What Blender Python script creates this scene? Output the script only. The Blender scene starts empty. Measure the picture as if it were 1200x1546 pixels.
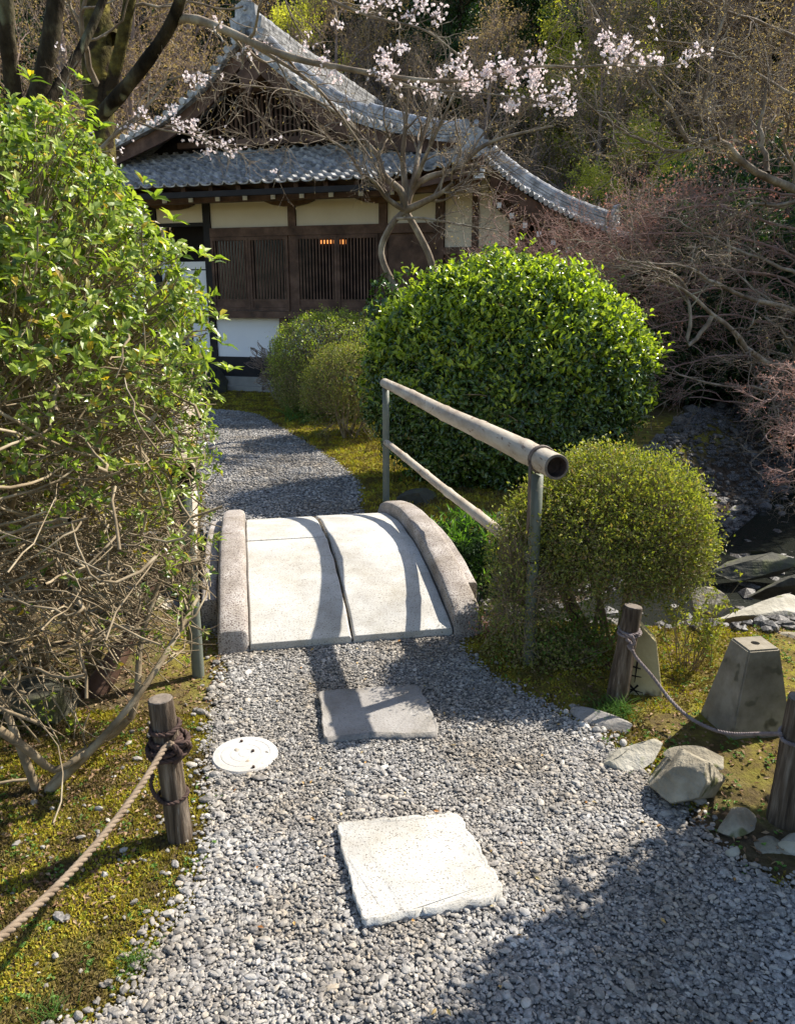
import bpy, bmesh, math, random
import numpy as np
from mathutils import Vector, Matrix

# ------------------------------------------------------------------ camera, world, sun
SC = bpy.context.scene
FPX, PITCH, EYE = 1190.0, math.radians(15.4), 1.6          # photo 1200 x 1546
cam_d = bpy.data.cameras.new('camera'); cam = bpy.data.objects.new('camera', cam_d)
SC.collection.objects.link(cam); SC.camera = cam
cam_d.sensor_fit = 'VERTICAL'; cam_d.sensor_height = 24.0; cam_d.lens = 24.0*FPX/1546.0
cam_d.clip_start = 0.05; cam_d.clip_end = 400
cam.location = (0, 0, EYE); cam.rotation_euler = (math.radians(90)-PITCH, 0, 0)
SUN = Vector((.60, .375, .71)).normalized()
w = bpy.data.worlds.new('World'); SC.world = w; w.use_nodes = True
nt = w.node_tree; bg = nt.nodes['Background']; sk = nt.nodes.new('ShaderNodeTexSky')
sk.sky_type = 'NISHITA'; sk.sun_disc = False
sk.sun_elevation = math.asin(SUN.z); sk.sun_rotation = math.atan2(SUN.x, SUN.y)
nt.links.new(sk.outputs[0], bg.inputs[0]); bg.inputs[1].default_value = 0.12
sd = bpy.data.lights.new('sun', 'SUN'); so = bpy.data.objects.new('sun', sd); SC.collection.objects.link(so)
sd.energy = 5.0; sd.angle = math.radians(.5); sd.color = (1, .93, .82)
so.rotation_euler = (-SUN).to_track_quat('-Z', 'Y').to_euler(); so.location = (8, 4, 12)
SC.view_settings.view_transform = 'Standard'; SC.view_settings.look = 'None'
SC.view_settings.exposure = 1.0; SC.view_settings.gamma = 1
try:
    SC.cycles.max_bounces = 6; SC.cycles.transparent_max_bounces = 4
except Exception: pass

# ------------------------------------------------------------------ helpers
RNG = np.random.default_rng(7)
def ray(px, py):
    x = (px-600)/FPX; y = -(py-773)/FPX
    return np.array((x, math.cos(PITCH)+y*math.sin(PITCH), -math.sin(PITCH)+y*math.cos(PITCH)))
def G(px, py, z=0.0):
    d = ray(px, py); t = (z-EYE)/d[2]; return np.array((d[0]*t, d[1]*t, z))
def P(px, py, Y):
    d = ray(px, py); t = Y/d[1]; return np.array((d[0]*t, Y, EYE+d[2]*t))
def tag(o, label=None, cat=None, group=None, kind=None):
    if label: o['label'] = label
    if cat: o['category'] = cat
    if group: o['group'] = group
    if kind: o['kind'] = kind
    return o
def empty(name, loc=(0, 0, 0), rz=0, label=None, cat=None, group=None):
    o = bpy.data.objects.new(name, None); SC.collection.objects.link(o)
    o.location = tuple(loc); o.rotation_euler = (0, 0, rz); o.empty_display_size = .1
    return tag(o, label, cat, group)
def copy_tree(o, parent=None):
    c = o.copy(); SC.collection.objects.link(c); c.parent = parent
    for ch in o.children: copy_tree(ch, c)
    return c
def nrm(a): return a/np.maximum(np.linalg.norm(a, axis=-1, keepdims=True), 1e-9)
class Geo:
    def __init__(s): s.v = []; s.f = []; s.n = 0
    def add(s, v, f, m=0):
        v = np.asarray(v, float).reshape(-1, 3); f = np.asarray(f, int)
        s.v.append(v); s.f.append((f+s.n, m)); s.n += len(v)
    def build(s, name, mats, parent=None, smooth=False):
        me = bpy.data.meshes.new(name); V = np.concatenate(s.v)
        li = np.concatenate([f.ravel() for f, m in s.f])
        tot = np.concatenate([np.full(len(f), f.shape[1]) for f, m in s.f])
        mi = np.concatenate([np.full(len(f), m) for f, m in s.f])
        st = np.concatenate([[0], np.cumsum(tot)[:-1]])
        me.vertices.add(len(V)); me.vertices.foreach_set('co', V.ravel().astype(np.float32))
        me.loops.add(len(li)); me.loops.foreach_set('vertex_index', li.astype(np.int32))
        me.polygons.add(len(tot)); me.polygons.foreach_set('loop_start', st.astype(np.int32))
        me.polygons.foreach_set('loop_total', tot.astype(np.int32))
        me.polygons.foreach_set('material_index', mi.astype(np.int32))
        me.polygons.foreach_set('use_smooth', np.full(len(tot), smooth))
        for m in (mats if isinstance(mats, (list, tuple)) else [mats]): me.materials.append(m)
        me.update(calc_edges=True); me.validate()
        o = bpy.data.objects.new(name, me); SC.collection.objects.link(o); o.parent = parent
        return o
    def box(s, x0, x1, y0, y1, z0, z1, m=0, M=None):
        v = np.array([(x, y, z) for z in (z0, z1) for y in (y0, y1) for x in (x0, x1)], float)
        if M is not None: v = np.array([M @ Vector(p) for p in v])
        s.add(v, [(0, 2, 3, 1), (4, 5, 7, 6), (0, 1, 5, 4), (2, 6, 7, 3), (0, 4, 6, 2), (1, 3, 7, 5)], m)
        return s
    def prism(s, poly, axis, a0, a1, m=0):
        n = len(poly); r = []
        for a in (a0, a1):
            for p in poly:
                q = list(p); q.insert(axis, a); r.append(q)
        s.add(r, [(i, (i+1) % n, n+(i+1) % n, n+i) for i in range(n)], m)
        s.v.append(np.zeros((0, 3))); base = s.n-2*n
        s.f.append((np.array([[base+i for i in range(n)][::-1]]), m)); s.f.append((np.array([[base+n+i for i in range(n)]]), m))
        return s
def tubes(g, Pt, R, sides=4, m=0, cap=False):
    Pt = np.asarray(Pt, float); R = np.asarray(R, float)
    if Pt.ndim == 2: Pt = Pt[None]; R = R[None]
    M, N, _ = Pt.shape; T = nrm(np.gradient(Pt, axis=1))
    ref = np.where(np.abs(nrm(Pt[:, -1]-Pt[:, 0])[:, 2:3]) > .8, np.array([[1., 0, 0]]), np.array([[0, 0, 1.]]))[:, None, :]
    A = nrm(np.cross(T, ref)); B = np.cross(T, A)
    th = np.arange(sides)*2*math.pi/sides
    ring = A[:, :, None, :]*np.cos(th)[None, None, :, None]+B[:, :, None, :]*np.sin(th)[None, None, :, None]
    V = Pt[:, :, None, :]+ring*R[:, :, None, None]
    i = np.arange(M)[:, None, None]*N*sides; j = np.arange(N-1)[None, :, None]*sides; k = np.arange(sides)[None, None, :]
    k2 = (k+1) % sides
    F = np.stack([i+j+k, i+j+k2, i+j+sides+k2, i+j+sides+k], -1).reshape(-1, 4)
    g.add(V.reshape(-1, 3), F[:, ::-1], m)
    if cap:
        base = g.n-M*N*sides
        for q in range(M):
            s0 = base+q*N*sides
            g.f.append((np.array([[s0+x for x in range(sides)]]), m))
            g.f.append((np.array([[s0+(N-1)*sides+x for x in range(sides)][::-1]]), m))
def resample(pts, N, smooth=True):
    p = np.array(pts, float)
    if smooth and len(p) > 2:                                  # Catmull-Rom
        q = np.vstack([2*p[0]-p[1], p, 2*p[-1]-p[-2]]); out = []
        for i in range(1, len(q)-2):
            for t in np.linspace(0, 1, 8, endpoint=False):
                a, b, c, d = q[i-1], q[i], q[i+1], q[i+2]
                out.append(.5*((2*b)+(c-a)*t+(2*a-5*b+4*c-d)*t*t+(-a+3*b-3*c+d)*t**3))
        out.append(p[-1]); p = np.array(out)
    L = np.concatenate([[0], np.cumsum(np.linalg.norm(np.diff(p, axis=0)[:, :3], axis=1))])
    t = np.linspace(0, L[-1], N)
    return np.stack([np.interp(t, L, p[:, k]) for k in range(p.shape[1])], 1)
def grow(Pt, R, n, L0, L1, N=6, spread=(.5, 1.1), up=.15, wig=.22, t0=.2, t1=1.0, rr=.6, rmin=.001, tip=.35, rng=RNG, flat=1.0):
    M, K, _ = Pt.shape; idx = np.repeat(np.arange(M), n); t = rng.uniform(t0, t1, M*n)*(K-1-1e-3)
    k = t.astype(int); fr = (t-k)[:, None]
    p = Pt[idx, k]*(1-fr)+Pt[idx, k+1]*fr; tan = nrm(Pt[idx, k+1]-Pt[idx, k])
    r0 = R[idx, k]*(1-fr[:, 0])+R[idx, k+1]*fr[:, 0]
    q = rng.normal(size=p.shape); q -= (q*tan).sum(1, keepdims=True)*tan; q = nrm(q)
    a = rng.uniform(*spread, M*n)[:, None]
    d = tan*np.cos(a)+q*np.sin(a); d[:, 2] *= flat; d[:, 2] += up; d = nrm(d)
    L = rng.uniform(L0, L1, M*n)*(1-.45*t/(K-1)); out = [p]; cur = p
    for s in range(N-1):
        d = nrm(d+rng.normal(size=d.shape)*wig+np.array([0, 0, up*.25])); cur = cur+d*(L/(N-1))[:, None]; out.append(cur)
    rad = np.maximum(r0*rr, rmin)[:, None]*np.linspace(1, tip, N)[None, :]
    return np.stack(out, 1), np.maximum(rad, rmin*.6)
def leaves(g, p, d, n, L, W, m=0, kind=4, fold=.18, curl=.15):
    K = len(p); L = np.broadcast_to(L, (K,))[:, None]; W = np.broadcast_to(W, (K,))[:, None]
    d = nrm(d); s = nrm(np.cross(d, n)); n = np.cross(s, d)
    if kind == 4:
        V = np.stack([p, p+d*L*.45+s*W*.5+n*W*fold, p+d*L-n*L*curl, p+d*L*.45-s*W*.5+n*W*fold], 1)
        b = np.arange(K)[:, None]*4; F = np.concatenate([b+[[0, 1, 2]], b+[[0, 2, 3]]])
    else:
        mid = p+d*L*.5-n*W*.05
        V = np.stack([p, mid, p+d*L-n*L*curl*1.6, p+d*L*.3+s*W*.42+n*W*fold, p+d*L*.66+s*W*.46+n*(W*fold-L*curl*.4),
                      p+d*L*.3-s*W*.42+n*W*fold, p+d*L*.66-s*W*.46+n*(W*fold-L*curl*.4)], 1)
        b = np.arange(K)[:, None]*7
        F = np.concatenate([b+[[0, 3, 1]], b+[[3, 4, 1]], b+[[1, 4, 2]], b+[[0, 1, 5]], b+[[5, 1, 6]], b+[[1, 2, 6]]])
    g.add(V.reshape(-1, 3), F, m)
def whorl(g, p, ax, k, L, W, m=0, kind=4, open_=(.7, 1.3), rng=RNG, jit=0, **kw):
    """k leaves spreading round every tip p with shoot direction ax"""
    M = len(p); ax = nrm(ax); ref = nrm(rng.normal(size=ax.shape)); u = nrm(np.cross(ax, ref)); v = np.cross(ax, u)
    th = (np.arange(k)*2.4)[None, :]+rng.uniform(0, 6.3, (M, 1)); a = rng.uniform(open_[0], open_[1], (M, k))
    rad = u[:, None]*np.cos(th)[..., None]+v[:, None]*np.sin(th)[..., None]
    d = ax[:, None]*np.cos(a)[..., None]+rad*np.sin(a)[..., None]; n = ax[:, None]*np.sin(a)[..., None]-rad*np.cos(a)[..., None]
    n = n+rng.normal(size=n.shape)*.25
    pp = np.repeat(p, k, 0); 
    if jit: pp = pp+rng.normal(size=pp.shape)*jit
    s = rng.uniform(.6, 1.15, M*k)
    leaves(g, pp, d.reshape(-1, 3), n.reshape(-1, 3), L*s, W*s, m, kind, **kw)
def sn(p, seed, f):
    r = np.random.default_rng(seed); out = np.zeros(len(p))
    for i in range(6):
        k = r.normal(size=p.shape[1]); k = k/np.linalg.norm(k)*f*r.uniform(.6, 1.8)
        out += np.sin(p@k+r.uniform(0, 6.3))
    return out/6
def ico(sub):
    bm = bmesh.new(); bmesh.ops.create_icosphere(bm, subdivisions=sub, radius=1)
    v = np.array([x.co[:] for x in bm.verts]); f = np.array([[q.index for q in x.verts] for x in bm.faces]); bm.free(); return v, f
ICO = {i: ico(i) for i in (1, 2, 3, 4, 5)}

# ------------------------------------------------------------------ materials
def newmat(name):
    m = bpy.data.materials.new(name); m.use_nodes = True; return m, m.node_tree, m.node_tree.nodes['Principled BSDF']
def node(nt, t, **kw):
    n = nt.nodes.new(t)
    for k, v in kw.items():
        if k.startswith('_'): n.inputs[k[1:].replace('_', ' ')].default_value = v
        else: setattr(n, k, v)
    return n
def ramp(nt, fac, cols, pos=None, interp='LINEAR'):
    r = nt.nodes.new('ShaderNodeValToRGB'); e = r.color_ramp.elements; r.color_ramp.interpolation = interp
    n = len(cols); pos = pos or [i/(n-1) for i in range(n)]
    while len(e) < n: e.new(.5)
    for i, c in enumerate(cols): e[i].position = pos[i]; e[i].color = (*c, 1)
    nt.links.new(fac, r.inputs[0]); return r.outputs[0]
def mixc(nt, a, b, f, mode='MIX'):
    m = nt.nodes.new('ShaderNodeMix'); m.data_type = 'RGBA'; m.blend_type = mode
    for s, v in ((0, f), (6, a), (7, b)):
        if isinstance(v, (int, float)): m.inputs[s].default_value = v
        elif isinstance(v, tuple): m.inputs[s].default_value = (*v, 1)
        else: nt.links.new(v, m.inputs[s])
    return m.outputs[2]
def coords(nt, scale=(1, 1, 1), gen='Object'):
    t = nt.nodes.new('ShaderNodeTexCoord'); mp = nt.nodes.new('ShaderNodeMapping'); mp.inputs['Scale'].default_value = scale
    nt.links.new(t.outputs[gen], mp.inputs[0]); return mp.outputs[0]
def noise(nt, vec, scale, detail=4, rough=.6, out=0):
    n = nt.nodes.new('ShaderNodeTexNoise'); n.inputs['Scale'].default_value = scale
    n.inputs['Detail'].default_value = detail; n.inputs['Roughness'].default_value = rough
    nt.links.new(vec, n.inputs['Vector']); return n.outputs[out]
def bump(nt, b, h, dist, strength=1.0):
    n = nt.nodes.new('ShaderNodeBump'); n.inputs['Distance'].default_value = dist; n.inputs['Strength'].default_value = strength
    nt.links.new(h, n.inputs['Height'])
    if b.inputs['Normal'].links: nt.links.new(b.inputs['Normal'].links[0].from_socket, n.inputs['Normal'])
    nt.links.new(n.outputs[0], b.inputs['Normal'])
def surf(name, cols, scale=3, rough=.8, bumpd=.004, bscale=30, stretch=(1, 1, 1), detail=5, pos=None, spec=.3, speck=None, metal=0, stain=None):
    m, nt, b = newmat(name); v = coords(nt, stretch)
    c = ramp(nt, noise(nt, v, scale, detail), cols, pos or [.3+.4*i/(len(cols)-1) for i in range(len(cols))])
    if speck:
        sc, colr, amt = speck; c = mixc(nt, c, colr, ramp(nt, noise(nt, v, sc, 2), [(0, 0, 0), (1, 1, 1)], [1-amt, 1-amt+.06]))
    nt.links.new(c, b.inputs['Base Color']); b.inputs['Roughness'].default_value = rough
    b.inputs['Specular IOR Level'].default_value = spec; b.inputs['Metallic'].default_value = metal
    if stain:
        c = mixc(nt, c, mixc(nt, c, stain, 1.0, 'MULTIPLY'), ramp(nt, noise(nt, v, 3.1, 6, .75), [(0, 0, 0), (1, 1, 1)], [.42, .72])); nt.links.new(c, b.inputs['Base Color'])
    if bumpd: bump(nt, b, noise(nt, v, bscale, 6), bumpd)
    return m
def leafmat(name, cols, pos=None, trans=.35, rough=.45, tint=(.9, 1.0, .35), spec=.4, interp='LINEAR', patch=None):
    m, nt, b = newmat(name); gi = nt.nodes.new('ShaderNodeNewGeometry')
    c = ramp(nt, gi.outputs['Random Per Island'], cols, pos, interp)
    if patch:
        v = coords(nt); f = ramp(nt, noise(nt, v, patch[0], 2), [(0, 0, 0), (1, 1, 1)], [.42, .6]); c = mixc(nt, c, patch[1], f) if len(patch) < 3 else mixc(nt, c, mixc(nt, c, patch[1], patch[2]), f)
    nt.links.new(c, b.inputs['Base Color']); b.inputs['Roughness'].default_value = rough
    b.inputs['Specular IOR Level'].default_value = spec
    t = nt.nodes.new('ShaderNodeBsdfTranslucent'); tc = mixc(nt, c, tint, 1.0, 'MULTIPLY')
    g = nt.nodes.new('ShaderNodeMix'); g.data_type = 'RGBA'; g.blend_type = 'ADD'; g.inputs[0].default_value = 1
    nt.links.new(tc, g.inputs[6]); nt.links.new(tc, g.inputs[7]); nt.links.new(g.outputs[2], t.inputs[0])
    x = nt.nodes.new('ShaderNodeMixShader'); x.inputs[0].default_value = trans
    nt.links.new(b.outputs[0], x.inputs[1]); nt.links.new(t.outputs[0], x.inputs[2])
    nt.links.new(x.outputs[0], nt.nodes['Material Output'].inputs[0]); return m
def islandmat(name, cols, pos=None, rough=.7, spec=.3, bumpd=0.0, bscale=200, interp='LINEAR'):
    m, nt, b = newmat(name); gi = nt.nodes.new('ShaderNodeNewGeometry')
    c = ramp(nt, gi.outputs['Random Per Island'], cols, pos, interp)
    v = coords(nt); c = mixc(nt, c, mixc(nt, c, (.55, .52, .5), .35), ramp(nt, noise(nt, v, 90, 3), [(0, 0, 0), (1, 1, 1)], [.45, .6])); c = mixc(nt, c, mixc(nt, c, (.72, .66, .58), 1.0, 'MULTIPLY'), ramp(nt, noise(nt, v, 2.3, 5, .7), [(0, 0, 0), (1, 1, 1)], [.4, .62]))
    nt.links.new(c, b.inputs['Base Color']); b.inputs['Roughness'].default_value = rough; b.inputs['Specular IOR Level'].default_value = spec
    if bumpd: bump(nt, b, noise(nt, v, bscale, 4), bumpd)
    return m

M = {}
M['pebble'] = islandmat('pebble_stone', [(.095, .092, .088), (.165, .16, .152), (.245, .237, .223), (.33, .32, .297), (.39, .345, .28), (.52, .5, .46)], [0, .3, .55, .8, .92, 1], .65, .35, .0008, 500)
M['bed_pebble'] = islandmat('stream_stone', [(.02, .019, .018), (.045, .043, .04), (.085, .082, .075), (.2, .19, .18)], [0, .5, .85, 1], .55)
M['granite'] = surf('pale_granite', [(.38, .37, .345), (.48, .47, .44), (.57, .56, .53)], 4, .75, .002, 160, speck=(160, (.22, .205, .185), .42), stain=(.74, .7, .62))
M['pink_granite'] = surf('pinkish_brown_granite', [(.27, .24, .215), (.37, .335, .305), (.5, .465, .43)], 6, .8, .004, 140, speck=(150, (.12, .09, .08), .46), stain=(.6, .55, .45))
M['grey_slab'] = surf('grey_paving_stone', [(.22, .205, .19), (.28, .265, .25), (.35, .335, .315)], 5, .8, .003, 90, speck=(140, (.2, .18, .16), .4), stain=(.6, .56, .48))
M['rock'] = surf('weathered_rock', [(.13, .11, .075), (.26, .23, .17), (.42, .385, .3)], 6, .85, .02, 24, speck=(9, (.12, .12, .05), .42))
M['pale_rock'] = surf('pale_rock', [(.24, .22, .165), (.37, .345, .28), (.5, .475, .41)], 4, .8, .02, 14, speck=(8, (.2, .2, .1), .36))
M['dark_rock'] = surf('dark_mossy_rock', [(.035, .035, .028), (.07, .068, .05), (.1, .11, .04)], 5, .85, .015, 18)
M['concrete'] = surf('old_concrete', [(.15, .13, .1), (.27, .24, .19), (.38, .35, .29)], 5, .85, .003, 60, speck=(12, (.13, .12, .09), .4), stain=(.6, .56, .42))
M['yellow_stone'] = surf('lichened_yellow_stone', [(.3, .25, .12), (.42, .36, .2), (.5, .45, .3)], 5, .85, .003, 60, speck=(10, (.14, .12, .06), .38))
M['white_cover'] = surf('white_cement', [(.42, .41, .39), (.56, .55, .53)], 8, .6, .001, 90, stain=(.7, .66, .6))
M['post_wood'] = surf('weathered_post_wood', [(.03, .02, .013), (.11, .08, .055), (.24, .195, .15)], 9, .9, .012, 20, stretch=(7, 7, .4), speck=(16, (.3, .29, .26), .3))
M['end_grain'] = surf('cut_wood_end', [(.12, .1, .08), (.24, .2, .165)], 22, .85, .003, 60)
M['bamboo'] = surf('weathered_bamboo', [(.26, .2, .15), (.42, .36, .28), (.56, .51, .42)], 5, .6, .001, 60, stretch=(3, .6, 3), speck=(14, (.22, .15, .11), .36))
M['bamboo_dark'] = surf('bamboo_hollow', [(.03, .02, .015), (.08, .05, .04)], 30, .9, .003, 60)
M['green_pipe'] = surf('grey_green_painted_pipe', [(.12, .135, .11), (.17, .185, .15)], 8, .5, .0006, 120, speck=(30, (.26, .22, .17), .36))
M['strap'] = surf('rusty_strap', [(.1, .07, .055), (.2, .16, .13)], 20, .6, .001, 90)
M['rope'] = surf('hemp_rope', [(.15, .11, .075), (.27, .21, .15)], 30, .9, .001, 300)
M['dark_rope'] = surf('dark_palm_rope', [(.035, .022, .018), (.09, .055, .045)], 30, .9, .001, 300)
M['thin_rope'] = surf('purple_grey_rope', [(.13, .1, .1), (.26, .22, .21)], 30, .85, .001, 300)
M['twig'] = surf('tan_twig_bark', [(.1, .075, .042), (.24, .185, .115), (.38, .32, .22)], 9, .85, .002, 60)
M['brown_twig'] = surf('brown_twig_bark', [(.16, .115, .09), (.34, .26, .21)], 9, .9, 0)
M['grey_bark'] = surf('lichen_bark', [(.09, .065, .045), (.2, .155, .11), (.38, .33, .25)], 8, .9, .008, 30, stretch=(1, 1, .5))
M['dark_bark'] = surf('dark_bark', [(.014, .011, .008), (.045, .035, .023), (.13, .115, .07)], 9, .95, .03, 18, stretch=(1, 1, .5), spec=.05, speck=(7, (.16, .16, .1), .36))
M['moss_bark'] = surf('mossy_bark', [(.025, .02, .012), (.1, .085, .03), (.24, .2, .05)], 9, .95, .03, 20, spec=.05, speck=(6, (.04, .03, .02), .45))
M['red_twig'] = surf('reddish_twig', [(.23, .14, .115), (.42, .28, .23)], 7, .85, 0)
M['rhodo'] = leafmat('broad_leaf_bush', [(.05, .085, .018), (.13, .19, .03), (.24, .31, .05), (.37, .42, .09), (.24, .16, .08), (.6, .42, .03)], [0, .3, .6, .9, .96, 1], .33, .33)
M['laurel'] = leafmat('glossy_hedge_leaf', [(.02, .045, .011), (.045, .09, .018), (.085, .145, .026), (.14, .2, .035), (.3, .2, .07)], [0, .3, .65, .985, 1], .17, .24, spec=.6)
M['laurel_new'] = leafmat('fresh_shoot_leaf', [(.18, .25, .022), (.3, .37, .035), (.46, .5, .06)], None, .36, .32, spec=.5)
M['azalea'] = leafmat('small_azalea_leaf', [(.08, .095, .022), (.19, .21, .035), (.36, .36, .06), (.3, .19, .08)], [0, .4, .85, 1], .3, .5)
M['azalea_far'] = leafmat('brownish_azalea_leaf', [(.09, .11, .028), (.22, .24, .05), (.3, .21, .12)], [0, .6, 1], .25, .55)
M['fern'] = leafmat('grass_blade', [(.06, .14, .02), (.16, .28, .05)], None, .3, .5)
M['moss'] = leafmat('moss_tuft', [(.22, .15, .03), (.34, .27, .035), (.45, .4, .05), (.25, .31, .05)], [0, .35, .8, 1], .2, .8, spec=.1, patch=(5.5, (.15, .11, .045)))
M['dry_leaf'] = leafmat('orange_dry_leaf', [(.4, .17, .05), (.5, .33, .12), (.45, .36, .2)], None, .2, .7)
M['litter'] = leafmat('dead_leaf', [(.12, .06, .03), (.25, .15, .08), (.36, .26, .16)], None, .1, .8)
M['petal'] = leafmat('cherry_petal', [(.84, .74, .74), (.87, .82, .82), (.88, .86, .86)], None, .4, .6, tint=(.5, .46, .46), spec=.2)
M['bud'] = leafmat('brown_bud', [(.2, .125, .09), (.34, .23, .165), (.42, .31, .23)], None, .3, .7)
M['red_bud'] = leafmat('reddish_bud', [(.26, .13, .1), (.4, .23, .18), (.44, .32, .25)], None, .35, .6, tint=(1, .7, .6))
M['lime'] = leafmat('lime_young_leaf', [(.32, .33, .045), (.5, .48, .08), (.58, .5, .15)], None, .45, .6)
M['olive'] = leafmat('olive_bud_leaf', [(.18, .13, .08), (.3, .215, .13), (.38, .27, .18)], None, .35, .6)
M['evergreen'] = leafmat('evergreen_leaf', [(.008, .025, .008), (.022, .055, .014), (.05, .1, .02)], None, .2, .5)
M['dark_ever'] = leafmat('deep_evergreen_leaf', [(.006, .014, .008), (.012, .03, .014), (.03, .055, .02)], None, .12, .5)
M['plaster'] = surf('cream_plaster', [(.6, .52, .39), (.68, .6, .47)], 2, .9, .0008, 60)
M['white_plaster'] = surf('white_plaster', [(.76, .76, .77), (.82, .82, .82)], 2, .9, .0008, 60)
M['house_wood'] = surf('dark_brown_timber', [(.045, .025, .016), (.095, .052, .034), (.16, .095, .065)], 5, .7, .003, 30, stretch=(1, 1, 1))
M['black_wood'] = surf('blackened_board', [(.012, .011, .012), (.025, .022, .022)], 5, .75, .002, 30)
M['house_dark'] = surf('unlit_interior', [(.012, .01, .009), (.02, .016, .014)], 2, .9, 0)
M['white_paint'] = surf('white_painted_end', [(.72, .72, .7), (.8, .8, .78)], 5, .7, 0)
M['found'] = surf('foundation_stone', [(.26, .25, .22), (.36, .34, .3)], 6, .85, .004, 30)
M['tile'] = surf('silver_grey_roof_tile', [(.1, .1, .1), (.27, .268, .265), (.52, .515, .505)], 9, .27, .003, 40, spec=.6)
def _glass():
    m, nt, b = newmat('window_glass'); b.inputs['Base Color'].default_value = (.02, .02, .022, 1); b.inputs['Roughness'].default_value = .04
    b.inputs['Specular IOR Level'].default_value = .8; return m
M['glass'] = _glass()
def _lamp():
    m, nt, b = newmat('lit_paper_lamp'); b.inputs['Base Color'].default_value = (.8, .4, .15, 1)
    b.inputs['Emission Color'].default_value = (1, .33, .08, 1); b.inputs['Emission Strength'].default_value = .75; return m
M['lamp'] = _lamp()
def _water():
    m, nt, b = newmat('stream_water'); b.inputs['Base Color'].default_value = (.02, .022, .018, 1); b.inputs['Roughness'].default_value = .06
    bump(nt, b, noise(nt, coords(nt), 6, 3), .01); return m
M['water'] = _water()
def _ground():
    m, nt, b = newmat('mossy_ground'); v = coords(nt)
    moss = ramp(nt, noise(nt, v, 9, 6, .7), [(.06, .045, .022), (.17, .13, .03), (.28, .25, .035), (.2, .25, .04)], [.3, .45, .58, .7])
    soil = ramp(nt, noise(nt, v, 14, 6, .7), [(.035, .025, .018), (.09, .065, .045), (.16, .12, .09)], [.3, .5, .7])
    at = nt.nodes.new('ShaderNodeAttribute'); at.attribute_name = 'moss'
    c = mixc(nt, soil, moss, at.outputs['Fac']); nt.links.new(c, b.inputs['Base Color']); b.inputs['Roughness'].default_value = .95
    b.inputs['Specular IOR Level'].default_value = .1
    bump(nt, b, noise(nt, v, 60, 6, .7), .02); return m
M['ground'] = _ground()
def _gravel():
    m, nt, b = newmat('gravel_bed'); v = coords(nt); vo = node(nt, 'ShaderNodeTexVoronoi', _Scale=60.0); nt.links.new(v, vo.inputs['Vector'])
    sep = nt.nodes.new('ShaderNodeSeparateColor'); nt.links.new(vo.outputs['Color'], sep.inputs[0])
    c = ramp(nt, sep.outputs[0], [(.08, .078, .072), (.16, .155, .145), (.28, .27, .25)]); nt.links.new(c, b.inputs['Base Color'])
    b.inputs['Roughness'].default_value = .8; bump(nt, b, vo.outputs['Distance'], -.01); return m
M['gravel'] = _gravel()
# ------------------------------------------------------------------ setting: terrain, path, stream
def inpoly(x, y, poly):
    c = np.zeros(x.shape, bool); n = len(poly)
    for i in range(n):
        x1, y1 = poly[i]; x2, y2 = poly[(i+1) % n]
        k = ((y1 > y) != (y2 > y)); c ^= k & (x < (x2-x1)*(y-y1)/((y2-y1) if y2 != y1 else 1e-9)+x1)
    return c
def pdist(x, y, pts, closed=True):
    d = np.full(x.shape, 1e9); n = len(pts)
    for i in range(n if closed else n-1):
        a = np.array(pts[i]); b = np.array(pts[(i+1) % n]); ab = b-a; L = (ab**2).sum()+1e-12
        t = np.clip(((x-a[0])*ab[0]+(y-a[1])*ab[1])/L, 0, 1)
        d = np.minimum(d, np.hypot(x-a[0]-t*ab[0], y-a[1]-t*ab[1]))
    return d
g2 = lambda *a: tuple(G(*a)[:2])
def smooth_poly(pts, n=60):
    return [tuple(q) for q in resample([(*p, 0) for p in pts], n)[:, :2]]
near_L = [(-1.0, .3), (-.78, 1.3), g2(190, 1546), g2(235, 1440), g2(300, 1360), g2(318, 1300), g2(330, 1210), g2(322, 1130), g2(338, 1050), g2(350, 985), (-.98, 3.75)]
near_R = [(.62, 3.72), g2(690, 965), g2(722, 1015), g2(800, 1062), g2(880, 1100), g2(940, 1150), g2(1000, 1200), g2(1050, 1262), g2(1110, 1312), g2(1200, 1352), (1.7, 1.75), (2.2, .3)]
NEAR = smooth_poly(near_L, 50)+smooth_poly(near_R, 50)
far_R = [(-.1, 5.25), g2(546, 778), g2(535, 725), g2(480, 682), g2(420, 645), g2(360, 622), (-4.2, 11.7), (-6.5, 12.1)]
far_L = [(-6.5, 10.0), (-4.0, 9.6), (-2.6, 8.4), (-1.75, 6.8), (-1.35, 5.25)]
FAR = smooth_poly(far_R, 50)+smooth_poly(far_L, 40)
STREAM = [(-9, 5.4), (-5, 4.9), (-2.4, 4.75), (-.3, 4.55), (1.2, 4.75), (2.3, 5.5), (3.4, 6.6), (4.6, 8.2), (6.2, 10.5), (9, 14)]
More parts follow.
